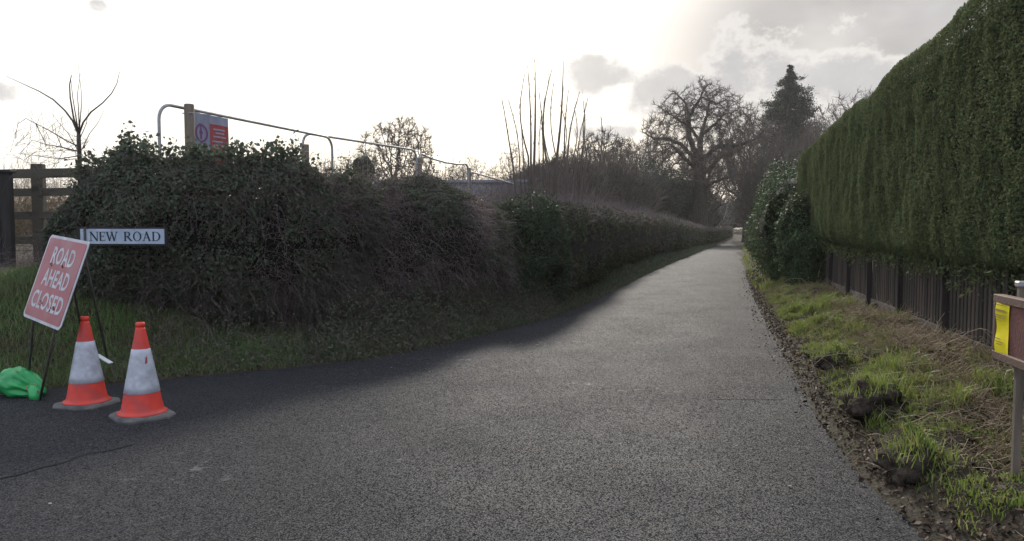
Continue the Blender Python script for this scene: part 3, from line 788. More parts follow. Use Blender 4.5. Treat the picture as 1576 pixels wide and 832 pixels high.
# ------------------------------------------------------------------ trees
def colonize(att, nodes, parent, D, di, dk, rg, iters=220, wig=.3, trop=(0, 0, 0)):
    nodes = [np.array(p, float) for p in nodes]; parent = list(parent); nch = [0] * len(nodes)
    arr = np.array(nodes); d = np.linalg.norm(att[:, None] - arr[None], axis=2); ni = d.argmin(1); nd = d.min(1); alive = np.ones(len(att), bool)
    trop = np.array(trop)
    for _ in range(iters):
        act = alive & (nd < di)
        if not act.any(): break
        arr = np.array(nodes); acc = np.zeros_like(arr); np.add.at(acc, ni[act], nrmz(att[act] - arr[ni[act]]))
        src = np.unique(ni[act]); new = []
        for i in src:
            if nch[i] >= 3: continue
            v = acc[i]; v = v / (np.linalg.norm(v) + 1e-9) + rg.normal(0, wig, 3) + trop
            new.append((i, nodes[i] + v / np.linalg.norm(v) * D)); nch[i] += 1
        if not new: break
        b = len(nodes)
        for i, p in new: nodes.append(p); parent.append(i); nch.append(0)
        na = np.array([p for _, p in new]); d = np.linalg.norm(att[:, None] - na[None], axis=2); j = d.argmin(1); dm = d.min(1)
        up = dm < nd; nd[up] = dm[up]; ni[up] = b + j[up]; alive &= nd > dk
    return np.array(nodes), np.array(parent)


def skeleton(seed, H_, crown_c, crown_r, n_att, D, trunk_h, shell=.35, r_tip=.012, r_base=.4, wig=.3, trop=(0, 0, 0), flat=.5, lean=(0, 0), limbs=None):
    rg = rng(seed); v = nrmz(rg.normal(0, 1, (n_att * 3, 3))); rad = shell + (1 - shell) * rg.random(len(v)) ** .6
    lob = .78 + .5 * (fbm(v * 2.2 + 7, seed, 2) - .25)
    a = v * (rad * lob)[:, None] * np.array(crown_r); a = a[a[:, 2] > -flat * crown_r[2]][:n_att] + np.array(crown_c)
    nt = max(4, int(trunk_h / D)); tz = np.linspace(0, trunk_h, nt)
    nodes = [(lean[0] * q * q / trunk_h ** 2 + .08 * math.sin(q * 1.3 + seed), lean[1] * q / trunk_h, q) for q in tz]
    par = [-1] + list(range(nt - 1))
    for lb in limbs or []:
        lb = np.array(lb, float); t = np.r_[0, np.cumsum(np.linalg.norm(np.diff(lb, axis=0), axis=1))]; q = np.arange(D, t[-1], D)
        pts = np.stack([np.interp(q, t, lb[:, k]) for k in range(3)], -1) + rg.normal(0, D * .13, (len(q), 3))
        last = int(np.argmin(np.linalg.norm(np.array(nodes) - lb[0], axis=1)))
        for p in pts: nodes.append(tuple(p)); par.append(last); last = len(nodes) - 1
    nd, pa = colonize(a, nodes, par, D, max(crown_r) * 1.6, D * 1.7, rg, wig=wig, trop=trop)
    ex = 2.1; acc = np.zeros(len(nd)); ch = np.zeros(len(nd), int)
    for i in range(1, len(nd)): ch[pa[i]] += 1
    rr = np.zeros(len(nd))
    for i in range(len(nd) - 1, -1, -1):
        rr[i] = r_tip if ch[i] == 0 else acc[i] ** (1 / ex)
        if i: acc[pa[i]] += rr[i] ** ex
    g = math.log(r_base / r_tip) / math.log(rr[nt // 2] / r_tip); rr = r_tip * (rr / r_tip) ** g
    fl = np.exp(-nd[:, 2] / (r_base * 2.2)) * .7 * (np.arange(len(nd)) < nt); rr = rr * (1 + fl)
    return nd, pa, rr, nt, ch


def tree_parts(sk, seed, twigs=3, tl=.7, tw_r=.008, split=.22, tseg=3, tup=.3):
    nd, pa, rr, nt, ch = sk; rg = rng(seed + 500); i = np.arange(1, len(nd)); p = pa[i]
    big = rr[i] > split * rr[nt // 2]
    trunk = sticks(nd[p[big]], nd[i[big]] + (nd[i[big]] - nd[p[big]]) * .12, np.minimum(rr[p[big]], rr[i[big]] * 1.5), rr[i[big]], 8)
    s = ~big; br = sticks(nd[p[s]], nd[i[s]], np.minimum(rr[p[s]], rr[i[s]] * 1.6), rr[i[s]], 4)
    thin = np.where((rr < .12 * rr[nt // 2]) & (np.arange(len(nd)) > nt))[0]
    k = np.repeat(thin, twigs); D = nrmz(nd[k] - nd[pa[k]]) * .8 + rg.normal(0, .75, (len(k), 3)) + [0, 0, tup]
    a = arcs(nd[k], D, rg.uniform(.35, 1, len(k)) * tl, -.1, tseg, tw_r, tw_r * .5, rg, .3)
    return trunk, join(br, sticks(*a, 3))


def tree(name, sk_parts, loc, label, group=None, rz=0, sc_=1, bark='bark', twig='twig', cat='tree'):
    root = empty(name, loc, label, cat, group); R = rotz(rz) * sc_; o = np.array(loc)
    obj('trunk', sk_parts[0][0] @ R.T + o, sk_parts[0][1], M[bark], root, True)
    obj('crown', sk_parts[1][0] @ R.T + o, sk_parts[1][1], M[twig], root)
    return root


def gz(x, y): return float(H(np.array([x]), np.array([y]))[0]) - .15


# the big oak
ox = (1078 - 788) / F * 95
def oak_pt(px, py, dy): p = at(px, py, 95); return (p[0] - ox, dy, p[2] - gz(ox, 95))
LIMBS = [[(1075, 246, 0), (1059, 213, -.6), (1057, 185, -1.2), (1052, 160, -1.0), (1038, 143, -.6)],
         [(1073, 250, 0), (1052, 220, 1.2), (1036, 211, 2.2), (1012, 208, 2.8), (994, 198, 3)],
         [(1075, 246, 0), (1081, 212, .8), (1090, 183, 1.4), (1098, 152, 1.6), (1090, 138, 1.2)],
         [(1077, 248, 0), (1100, 226, -1.5), (1124, 228, -2.6), (1150, 219, -3.2), (1168, 198, -3.0)],
         [(1078, 272, 0), (1108, 246, 1.6), (1134, 228, 2.8), (1155, 205, 3.2)],
         [(1078, 294, 0), (1101, 278, -1.2), (1130, 269, -2.2), (1150, 274, -2.6)],
         [(1058, 196, -1), (1030, 184, -2.6), (1008, 172, -3.4), (996, 164, -3.6)],
         [(1074, 262, 0), (1046, 242, -2.0), (1022, 226, -3.6), (1000, 228, -4)],
         [(1084, 205, 1), (1108, 188, 2.4), (1126, 170, 3.4), (1134, 156, 3.6)],
         [(1056, 182, -1.2), (1070, 158, -2.6), (1074, 140, -3.2)], [(1080, 216, .8), (1068, 190, 2.6), (1064, 160, 4)]]
sk = skeleton(7, 20, (-.2, 0, 12.2), (8.0, 6.6, 8.0), 2600, .40, 8.3, shell=.45, r_tip=.026, r_base=.82, wig=.5, flat=.72, lean=(-.25, 0), limbs=[[oak_pt(*q) for q in lb] for lb in LIMBS])
tp_oak = tree_parts(sk, 7, 9, .8, .016, .13)
tree('oak_tree', tp_oak, (ox, 95, gz(ox, 95)), 'great bare spreading oak with a domed crown standing over the lane')
# a second lower crown leaning beside it
sk2 = skeleton(11, 15, (0, 0, 9.2), (6.0, 5.5, 6.0), 1300, .42, 3.5, shell=.2, r_tip=.016, r_base=.36, wig=.35, flat=.8)
tp2 = tree_parts(sk2, 11, 5, .9, .02, .25)
xx = (1148 - 788) / F * 102
tree('bare_tree', tp2, (xx, 102, gz(xx, 102)), 'paler bare tree with thin tangled limbs filling the gap between oak and conifer', rz=2., sc_=1.22)
skr = skeleton(17, 10, (0, 0, 6.2), (3.3, 3.3, 4.1), 1400, .27, 2.2, shell=.3, r_tip=.02, r_base=.24, wig=.2, flat=.8, trop=(0, 0, .12))
tpr = tree_parts(skr, 17, 8, .6, .017, .25)
xx = (614 - 788) / F * 62
tree('bare_tree', tpr, (xx, 62, gz(xx, 62)), 'bare round headed tree alone on the skyline above the wire fence', rz=1., sc_=1.04)
sk3 = skeleton(23, 13, (0, 0, 8.6), (3.8, 3.8, 5.6), 1200, .38, 3., shell=.15, r_tip=.013, r_base=.24, wig=.25, flat=.85, trop=(0, 0, .2))
tp3 = tree_parts(sk3, 23, 6, .8, .017, .25)
BG = [  # x px, depth, top px, parts, rot, label
    (925, 100, 193, tpr, 2., 'bare tree with a rounded fan top beside the willow whips'),
    (880, 92, 222, tp3, .4, 'thin bare tree showing between the tallest willow whips'),
    (962, 115, 205, tp2, 1.3, 'wide bare tree behind the dark ivy clad copse, next to the oak'),
    (1000, 120, 214, tp3, 2.4, 'narrow bare tree just behind the outer branches of the oak'),
    (1195, 88, 205, tp3, 3.1, 'bare twiggy tree at the foot of the tall dark conifer'),
    (1250, 84, 178, tp3, 4.4, 'bare twiggy tree rising between the tall conifer and the clipped hedge'),
    (1303, 92, 133, tp2, 5.2, 'open crowned bare tree showing over the top of the clipped hedge'),
    (1228, 78, 235, tp2, .9, 'low bare tree directly behind the laurels'),
    (1345, 105, 132, tp3, 1.7, 'faint bare tree half hidden by the slope of the clipped hedge'),
    (700, 95, 240, tp3, 1.1, 'small bare tree above the grey cabin, the slimmer of two'),
    (730, 100, 238, tp2, 3.7, 'small bushy bare tree above the grey cabin'),
    (790, 70, 215, tp3, 5.5, 'bare scrubby tree at the foot of the leaning willow whips'),
    (545, 48, 235, tp2, 2.8, 'low bare scrub tree seen over the bramble bank under the fence rail'),
    (660, 80, 258, tp2, 4.9, 'low bare bushy tree in the distance right beside the round headed tree'),
    (905, 108, 208, tp2, .3, 'broad bare tree just past the last willow whip'),
    (945, 122, 212, tp3, 5.0, 'slim bare tree between the fan topped tree and the oak'),
    (978, 126, 206, tp2, 2.2, 'spreading bare tree merging with the outermost oak twigs'),
    (1094, 125, 205, tp2, 3.3, 'bare tree far behind the oak on the conifer side'),
    (1160, 128, 178, tp3, .8, 'bare tree far behind, close against the tall conifer'),
    (1275, 100, 178, tp2, 1.9, 'bushy bare tree just above the far corner of the clipped hedge'),
    (505, 42, 240, tp3, 1.9, 'low bare sapling behind the joint of the first two fence panels'),
]
for px, d, top, tp, rz, lab in BG:
    x = (px - 788) / F * d; z = gz(x, d); hgt = at(px, top, d)[2] - z
    h0 = tp[1][0][:, 2].max()
    tree('bare_tree', tp, (x, d, z), lab, 'bare winter trees along the skyline', rz, hgt / h0)

# tall conifer
d = 110; x = (1211 - 788) / F * d; z0 = gz(x, d); ht = at(1213, 99, d)[2] - z0
root = empty('conifer_tree', (x, d, z0), 'tall dark tapering evergreen conifer, highest tree by the lane', 'tree')
rg = rng(83); o = np.array([x, d, z0])
mb = MB(); mb.tube([o, o + [0, 0, ht * .5], o + [.1, 0, ht * .98]], [.65, .4, .05], 9); mb.build('trunk', M['bark'], root, True)
lp = []; b0 = []; b1 = []
for k in range(230):
    f = ((k + rg.random()) / 230) ** .85; zz = ht * (.14 + .85 * f)
    w = np.interp(f, [0, .3, .6, .75, .86, .95, 1], [4.1, 4.1, 3.7, 2.9, 2.0, 1.0, .15]) * rg.uniform(.5, 1.2)
    a = k * 2.4 + rg.normal(0, .6); hd = np.array([math.cos(a), math.sin(a), 0]); s_ = o + [0, 0, zz]; e = s_ + hd * w + [0, 0, w * rg.uniform(-.25, .2)]
    b0.append(s_); b1.append(e); sg = .10 + .085 * w
    for q in np.linspace(.35, 1, max(1, int(w / .7))):
        c_ = s_ + (e - s_) * q + rg.normal(0, .12, 3); m_ = int(rg.uniform(90, 200)); lp.append(c_ + rg.normal(0, 1, (m_, 3)) * np.array([1.1, 1.1, .65]) * sg)
lp = np.concatenate(lp)
obj('crown', *leaves(lp, rg.normal(0, 1, lp.shape), rg.uniform(.12, .30, len(lp)), rg, .5, .2, .4, .5), M['pine'], root)
obj('branches', *sticks(np.array(b0), np.array(b1), .07, .02, 4), M['bark'], root)


def blob_bush(name, c, r, n, size, m, label, seed, cat='bush', twiggy=False):
    rg = rng(seed); c = np.array(c, float); r = np.array(r); foot = np.array([c[0], c[1], c[2] - r[2]]); root = empty(name, tuple(foot), label, cat)
    lob = lambda v: .62 + .62 * fbm(v * 2.1 + seed, seed, 3)[:, None]
    if twiggy:                              # upright fan of fine twigs
        v = nrmz(rg.normal(0, 1, (n, 3))); P = c + v * r * lob(v) * (rg.random((n, 1)) ** .45); P[:, 2] = np.maximum(P[:, 2], foot[2])
        D = nrmz(P - foot + [0, 0, r[2] * .6]) + rg.normal(0, .33, (n, 3)); w = size * .22
        obj('twigs', *sticks(*arcs(P, D, rg.uniform(.25, .7, n) * r[2] * .5, -.1, 3, w, w * .4, rg, .2), 3), m, root)
    else:
        U, T = np.meshgrid(np.linspace(0, 2 * np.pi, 24), np.linspace(-np.pi / 2, np.pi / 2, 14), indexing='ij')
        dd = np.stack([np.cos(T) * np.cos(U), np.cos(T) * np.sin(U), np.sin(T)], -1).reshape(-1, 3); ii = np.arange(24 * 14).reshape(24, 14)
        obj('shade_core', c + dd * r * lob(dd) * .72, np.stack([ii[:-1, :-1], ii[1:, :-1], ii[1:, 1:], ii[:-1, 1:]], -1).reshape(-1, 4), M['inner'], root, True)  # added dark core blocking light inside the bush
        v = nrmz(rg.normal(0, 1, (n, 3))); P = c + v * r * lob(v) * (1.06 - np.abs(rg.normal(0, .13, (n, 1))))
        obj('foliage', *leaves(P, v, rg.uniform(.6, 1.3, n) * size, rg, .55, .2, .3, .7), m, root)
    for k in range(6):
        e = c + .75 * nrmz(rg.normal(0, 1, 3) + [0, 0, .5]) * r * .7; MB().tube([foot, (c + e) / 2 - [0, 0, r[2] * .3], e], [.08, .05, .02], 5).build('stem', M['bark'], root, True)


for i, (px, py, d, rx_, rz_, sz, mk, lab, n) in enumerate([
    (985, 300, 88, 5.2, 4.0, .17, 'pine', 'dark ivy clad evergreen mass low beside the oak, nearer the thicket', 13000),
    (1040, 306, 98, 4.6, 4.2, .17, 'pine', 'dark evergreen shrubbery just behind the oak trunk', 10000),
    (1174, 316, 150, 3.6, 5.2, .2, 'pine', 'near black evergreen bush beside the lane before it disappears', 7000),
    (1098, 333, 140, 2.2, 2.4, .16, 'pine', 'small round dark bush under the pale barked tree', 3000),
    (935, 308, 75, 5.0, 3.4, .15, 'twigleaf', 'brown green bushy mass above the far brown thicket', 9000),
    (1192, 304, 70, 4.0, 4.2, .12, 'twigleaf', 'dull brownish shrub mass behind the tall laurel', 6000),
    (1252, 282, 74, 4.0, 4.6, .11, 'twigleaf', 'high dull shrub mass showing between laurel and clipped hedge top', 4200),
    (560, 262, 40, .8, 1.1, .06, 'ivy', 'ivy clad stump bush to one side of the round headed tree', 3000),
    (1126, 330, 190, 6.5, 5.0, .24, 'pine', 'farthest dark bush closing the end of the lane', 9000),
    (1062, 322, 135, 5.0, 4.5, .22, 'twigleaf', 'broad brown bush far behind the oak roots', 9000),
    (860, 300, 70, 5.5, 3.4, .15, 'twigleaf', 'low brown scrubby mass behind the tall willow whips', 9000),
]):
    c = at(px, py, d); blob_bush('shrub', (c[0], c[1], max(c[2], gz(c[0], d) + rz_ * .7)), (rx_, rx_, rz_), n, sz, M[mk], lab, 300 + i, twiggy=mk == 'twigleaf')

# pale barked small tree on the bend
skp = skeleton(29, 6, (0, 0, 3.9), (2.2, 2.2, 2.6), 350, .25, 1.4, shell=.2, r_tip=.02, r_base=.14, wig=.25, flat=.85, trop=(0, 0, .25))
x = (1102 - 788) / F * 140; tree('pale_tree', tree_parts(skp, 29, 3, .5, .02, .3), (x, 140, gz(x, 140)), 'small pale barked bare tree catching light where the lane bends', bark='palebark', twig='palebark', sc_=1.25)

# far woods and hedgerows as one mass each
rg = rng(91)
n = 34000; xs = rg.uniform(-190, 230, n); dy = rg.uniform(135, 185, n); top = 5.5 + 5 * fbm(np.c_[xs * .05, xs * 0, xs * 0], 12) * np.interp(xs, [-190, -20, 30, 230], [.4, .5, 1.6, 1.8]) - np.interp(xs, [-190, -10, 20], [3.4, 3.0, 0])
k = np.abs(xs - (Lx(dy) + Rx(dy)) / 2) > 6.5; xs, dy, top = xs[k], dy[k], top[k]; n = len(xs)
a = arcs(np.c_[xs, dy, zb(dy) + rg.random(n) * .5 * top], rg.normal(0, .4, (n, 3)) + [0, 0, 1], top * rg.uniform(.35, .75, n), .1, 4, .07, .03, rg, .2)
tag(obj('distant_wood', *sticks(*a, 3), M['twig']), 'mass of leafless woodland closing the view beyond the fields', 'woodland', kind='stuff')
n = 16000; t = rg.random(n); xs = -34 + 31 * t + rg.normal(0, .6, n); dy = 24 + 7 * t + rg.normal(0, .8, n)
top = 2.0 + 1.4 * fbm(np.c_[xs * .5, dy * 0, dy * 0], 14)
a = arcs(np.c_[xs, dy, .8 + rg.random(n) * .5 * top], rg.normal(0, .5, (n, 3)) + [0, 0, 1], top * rg.uniform(.4, .8, n), .5, 4, .009, .003, rg, .25)
tag(obj('field_scrub', *sticks(*a, 3), M['straw']), 'pale brown dead scrub in the field behind the rail fence', 'scrub', kind='stuff')

# sapling over the ivy
root = empty('elder_sapling', tuple(at(120, 330, 9.35)), 'thin leafless sapling with two arching branches above the ivy', 'sapling')
d = 9.35
def pl(pts, r0, r1, k=5, nm='branch'): MB().tube([at(px, py, d) for px, py in pts], np.linspace(r0, r1, len(pts)), k).build(nm, M['bark' if nm == 'trunk' else 'twig'], root, True)
pl([(125, 350), (123, 280), (122, 230), (121, 205)], .03, .022, 7, 'trunk')
pl([(121, 207), (112, 186), (100, 170), (82, 153), (60, 140), (38, 130), (10, 117)], .015, .003)
pl([(121, 207), (128, 188), (140, 172), (158, 158), (172, 143), (180, 128), (184, 110)], .013, .003)
pl([(121, 207), (113, 180), (108, 150), (107, 130), (110, 115)], .013, .005)
pl([(121, 205), (116, 175), (112, 150), (109, 122)], .009, .003)
pl([(122, 203), (121, 170), (119, 145), (124, 112)], .008, .002)
pl([(122, 200), (125, 165), (125, 140), (120, 95)], .007, .002)
pl([(120, 225), (100, 215), (75, 200), (55, 190), (40, 182), (28, 190)], .009, .003)
pl([(118, 232), (95, 226), (70, 222), (50, 215), (30, 236)], .008, .002)
pl([(55, 190), (66, 212), (72, 225)], .006, .002); pl([(122, 215), (133, 190), (137, 165)], .006, .002); pl([(118, 240), (90, 244), (60, 240), (25, 235)], .007, .002)
pl([(122, 235), (105, 205), (92, 190), (78, 172)], .006, .002); pl([(126, 230), (138, 205), (150, 190), (160, 170)], .006, .002); pl([(95, 226), (86, 205), (84, 190)], .005, .002)
s = [at(rg.uniform(20, 135), rg.uniform(200, 265), d + rg.normal(0, .2)) for _ in range(120)]
a = arcs(np.array(s), rg.normal(0, .7, (120, 3)) + [0, 0, .3], rg.uniform(.15, .5, 120), .2, 4, .003, .0012, rg, .12)
obj('twigs', *sticks(*a, 3), M['twig'], root)

# ------------------------------------------------------------------ fences
# paling fence under the conifer hedge
root = empty('paling_fence', (hx(9), 9, .33), 'dark brown close paling fence half buried under the clipped conifer hedge', 'fence')
py_ = [4.7, 6.4, 8.05, 9.76, 11.45, 12.95, 14.6, 16.3]
fang = math.atan2(1, DIRX); Rf = rotz(fang)                     # local x runs along the fence
fz = lambda y: .30 + .006 * (y - 6)
for i in range(len(py_) - 1):
    y0, y1 = py_[i], py_[i + 1]; mb = MB(); y = y0 + .09
    while y < y1 - .05:
        hgt = 1.12 + rg.normal(0, .012); t = rg.normal(0, .012); Rt = Rf @ np.array([[math.cos(t), 0, math.sin(t)], [0, 1, 0], [-math.sin(t), 0, math.cos(t)]])
        mb.box((hx(y), y, fz(y) + .12 + hgt / 2), (.068, .018, hgt), Rt, .003); y += .104 + rg.normal(0, .005)
    mb.build('palings', M['paling'], root)
    c = (y0 + y1) / 2; ln = (y1 - y0) / math.sin(fang)
    m2 = MB(); m2.box((hx(c), c, fz(c) + .03), (ln - .07, .03, .2), Rf, .004); m2.build('gravel_board', M['gravelboard'], root)
    m3 = MB()
    for zz in (.35, 1.0): m3.box((hx(c, .045), c, fz(c) + .1 + zz), (ln, .05, .07), Rf, .004)
    m3.build('rail', M['paling'], root)
for y in py_:
    m4 = MB(); m4.box((hx(y, -.035), y, fz(y) + .5), (.07, .07, 1.35), Rf, .006); m4.build('post', M['post'], root)

# post and rail fence in the bank
root = empty('rail_fence', tuple(at(60, 420, 10.2)), 'weathered post and rail fence with four boards at the edge of the field', 'fence')
for py, w in ((272, .12), (300, .10), (335, .10), (372, .10)):
    p0 = at(-260, py - 6, 10.9); p1 = at(165, py, 9.9); m_ = MB(); v = p1 - p0; ang = math.atan2(v[1], v[0])
    m_.box((p0 + p1) / 2 + [0, -.02, 0], (np.linalg.norm(v), .03, w), rotz(ang), .004); m_.build('rail', M['oldrail'], root)
for px in (-170, 57):
    p = at(px, 340, 10.08 + (57 - px) * .0024); m_ = MB(); m_.box((p[0], p[1] + .06, 1.52), (.15, .1, 1.62), None, .01); m_.build('post', M['oldrail'], root)
p = at(-4, 335, 9.7)
root = empty('dark_gatepost', (p[0], p[1], .8), 'broad almost black boarded gatepost at the edge of the rail fence', 'gatepost')
m_ = MB()
for k in range(3): m_.box((p[0] - .13 + .13 * k, p[1], 1.42), (.126, .08, 1.52), None, .006)
m_.build('boards', M['darkboard'], root)
m_ = MB(); m_.box((p[0], p[1], 2.2), (.44, .13, .04), None, .008); m_.build('cap', M['darkboard'], root)

# temporary wire fence panels
def fence_panel(A, B, h, label, ra=.18, rb=.18, slack=0.):
    A = np.array(A); B = np.array(B); root = empty('wire_fence_panel', (A + B) / 2 - [0, 0, h], label, 'fence panel', 'temporary wire fence panels on the bank')
    X = nrmz(B - A); Z = np.array([0, 0, 1.]); Ln = np.linalg.norm(B - A); pts = [A - Z * h]
    for q in np.linspace(0, np.pi / 2, 7): pts.append(A - Z * ra + X * ra + ra * (-X * math.cos(q) + Z * math.sin(q)))
    for q in np.linspace(.25, .75, 3): pts.append(A + (B - A) * q - Z * slack * math.sin(math.pi * q))
    for q in np.linspace(0, np.pi / 2, 7): pts.append(B - Z * rb - X * rb + rb * (X * math.sin(q) + Z * math.cos(q)))
    pts.append(B - Z * h)
    mb = MB(); mb.tube(pts, .021, 8); mb.tube([A - Z * (h - .05), B - Z * (h - .05)], .017, 6); mb.build('frame', M['galv'], root, True)
    k = int(Ln / .12); t = (np.arange(1, k) / k)[:, None]; top = A + (B - A) * t
    top = top - Z * slack * np.sin(np.pi * t)
    v = sticks(top - Z * .02, top - Z * (h - .05), .0011, .0011, 3)
    zz = np.arange(.3, h, .3)[:, None]; w = sticks(A - Z * zz, B - Z * zz, .0011, .0011, 3)
    obj('mesh_infill', *join(v, w), M['galv'], root)
    return root


Hf = 1.55 * F
A1 = at(244, 158, Hf / 192); B1 = at(511, 212, Hf / 138)
fence_panel(A1, B1, 1.95, 'nearest and highest wire fence panel, carrying the warning banner', .2, .2)
fence_panel(at(466, 204, 12.8), at(641, 231, 15.5), 1.9, 'second wire fence panel, overlapping the bannered one above the brambles')
fence_panel(at(645, 236, 16.3), at(721, 253, 18.8), 1.7, 'sagging third wire fence panel in front of the grey cabin end', .14, .2, .07)
fence_panel(at(724, 264, 19.4), at(798, 285, 23.5), 1.5, 'lowest and farthest wire fence panel, running into the willow thicket', .12, .12)


def post(px, ptop, d, w, label, nm='timber'):
    p = at(px, ptop, d); zt = p[2]; root = empty('timber_post', (p[0], p[1], gz(p[0], p[1])), label, 'post', 'timber posts bracing the wire fence')
    zg = gz(p[0], p[1]); m_ = MB()
    m_.tube([(p[0], p[1], zg), (p[0], p[1], (zg + zt) / 2), (p[0] - .005, p[1], zt - .012), (p[0] - .005, p[1], zt)], [w * .52, w * .51, w * .5, w * .44], 14)
    m_.build('shaft', M[nm], root, True)
    m_ = MB(); a_ = p - [0, 0, .12]; m_.tube([a_ + [-w * .6, -w * .3, 0], a_ + [w * .6, -w * .55, 0]], .008, 5); m_.build('clamp', M['galv'], root)


post(291.5, 160, 9.95, .125, 'thick round timber post standing just before the warning banner')
post(470, 222, 12.6, .125, 'shorter timber post under the overlap of two fence panels')
post(645, 243, 15.9, .13, 'timber post between the level and the sagging fence panels')
post(722, 258, 19.1, .10, 'thin timber post where the two farthest fence panels meet')

# warning banner hung on the first panel
def lerp_top(q): return A1 + (B1 - A1) * q
X = nrmz(B1 - A1); Z = np.array([0, 0, 1.]); Nf = nrmz(np.cross(X, Z)); Nf = Nf if Nf[1] < 0 else -Nf
def on_panel(px):                       # parameter along the top rail that shows at px
    lo, hi = 0., 1.
    for _ in range(40):
        md = (lo + hi) / 2; p = lerp_top(md); lo, hi = (md, hi) if 788 + F * p[0] / p[1] < px else (lo, md)
    return lo
q0, q1 = on_panel(299), on_panel(352); P0 = lerp_top(q0) - Z * .03 + Nf * .03; P1 = lerp_top(q1) - Z * .03 + Nf * .03
bw = np.linalg.norm(P1 - P0); bh = .72
root = empty('warning_banner', (P0 + P1) / 2 - [0, 0, bh], 'white banner with a prohibition ring and red text block hung on the wire fence', 'banner')
nu, nv = 26, 14; V = []
def bpt(u, v, o=0): return P0 + (P1 - P0) * u - Z * v * bh + Nf * (.012 * math.sin(u * 19) * (1 - .4 * v) + .015 * v + o)
for i in range(nu):
    for j in range(nv): V.append(bpt(i / (nu - 1), j / (nv - 1)))
for i in range(nu):
    for j in range(nv): V.append(bpt(i / (nu - 1), j / (nv - 1), -.002))
ii = np.arange(nu * nv).reshape(nu, nv); f = np.stack([ii[:-1, :-1], ii[:-1, 1:], ii[1:, 1:], ii[1:, :-1]], -1).reshape(-1, 4)
obj('sheet', np.array(V), np.concatenate([f, f[:, ::-1] + nu * nv]), M['banner'], root, True)
def patch(u0, u1, v0, v1, o, nn=10):
    g = [bpt(u0 + (u1 - u0) * i / nn, v0 + (v1 - v0) * j, o) for i in range(nn + 1) for j in (0, 1)]
    return g, [(2 * i, 2 * i + 1, 2 * i + 3, 2 * i + 2) for i in range(nn)]
m_ = MB(); m_.add(*patch(.43, .985, .16, .97, .003)); m_.build('red_block', M['bannerred'], root)
m_ = MB()
for u0, u1, v0 in ((.56, .90, .235), (.62, .88, .30), (.55, .93, .37), (.50, .80, .46), (.56, .9, .53)): m_.add(*patch(u0, u1, v0, v0 + .03, .005))
m_.build('printed_lines', M['banner'], root)
m_ = MB(); asp = bh / bw; ring = []
k = 28
for j in range(k):
    q = 2 * math.pi * j / k
    for r in (.185, .145): ring.append(bpt(.20 + r * math.cos(q) * .95, .36 + r * math.sin(q) / asp * 1.0, .004))
m_.add(ring, [(2 * j, 2 * j + 1, (2 * j + 3) % (2 * k), (2 * j + 2) % (2 * k)) for j in range(k)])
m_.add(*patch(.17, .23, .27, .47, .005)); m_.add(*patch(.14, .26, .33, .37, .006)); m_.add(*patch(.165, .235, .21, .26, .005))
m_.build('prohibition_ring', M['bannerblue'], root)

# grey site cabin
c = at(700, 300, 32); zc = .75
root = empty('site_cabin', (c[0], 32, zc), 'flat roofed grey steel site cabin behind the far fence panels', 'cabin')
zt = at(700, 277, 31)[2]; w2 = 3.1
m_ = MB(); xs = np.linspace(-w2, w2, 125); V = []
for i, x_ in enumerate(xs):
    o_ = .03 if i % 4 in (0, 1) else 0.
    V += [(c[0] + x_, 31 + o_, zc), (c[0] + x_, 31 + o_, zt - .12)]
m_.add(V, [(2 * i, 2 * i + 2, 2 * i + 3, 2 * i + 1) for i in range(len(xs) - 1)])
m_.box((c[0], 32.3, (zc + zt) / 2 - .03), (2 * w2 - .02, 2.4, zt - zc - .12)); m_.build('walls', M['cabin'], root)
m_ = MB(); m_.box((c[0], 32.2, zt - .05), (2 * w2 + .12, 2.62, .12), None, .02); m_.build('roof', M['cabin'], root)
m_ = MB()
for sx in (-1, 1): MB().box((c[0] + sx * (w2 + .03), 31.0, (zc + zt) / 2 - .06), (.12, .12, zt - zc - .12), None, .01).build('corner_post', M['cabin'], root)

# ------------------------------------------------------------------ signs, cones and bag
def text_faces(body, size, bold=.0, spacing=1.0):
    cu = bpy.data.curves.new('t', 'FONT'); cu.body = body; cu.size = size; cu.align_x = 'CENTER'; cu.offset = bold; cu.space_character = spacing; cu.resolution_u = 3
    o = bpy.data.objects.new('t', cu); C.objects.link(o); dg = bpy.context.evaluated_depsgraph_get(); dg.update()
    me = o.evaluated_get(dg).to_mesh(); V = np.array([v.co[:] for v in me.vertices]); Fc = [list(p.vertices) for p in me.polygons]
    o.evaluated_get(dg).to_mesh_clear(); bpy.data.objects.remove(o); bpy.data.curves.remove(cu)
    return V, Fc


def rounded(w, h, r, k=6):
    pts = []
    for cx, cy, a0 in ((w / 2 - r, h / 2 - r, 0), (-w / 2 + r, h / 2 - r, 90), (-w / 2 + r, -h / 2 + r, 180), (w / 2 - r, -h / 2 + r, 270)):
        for i in range(k + 1): q = math.radians(a0 + 90 * i / k); pts.append((cx + r * math.cos(q), cy + r * math.sin(q)))
    return pts


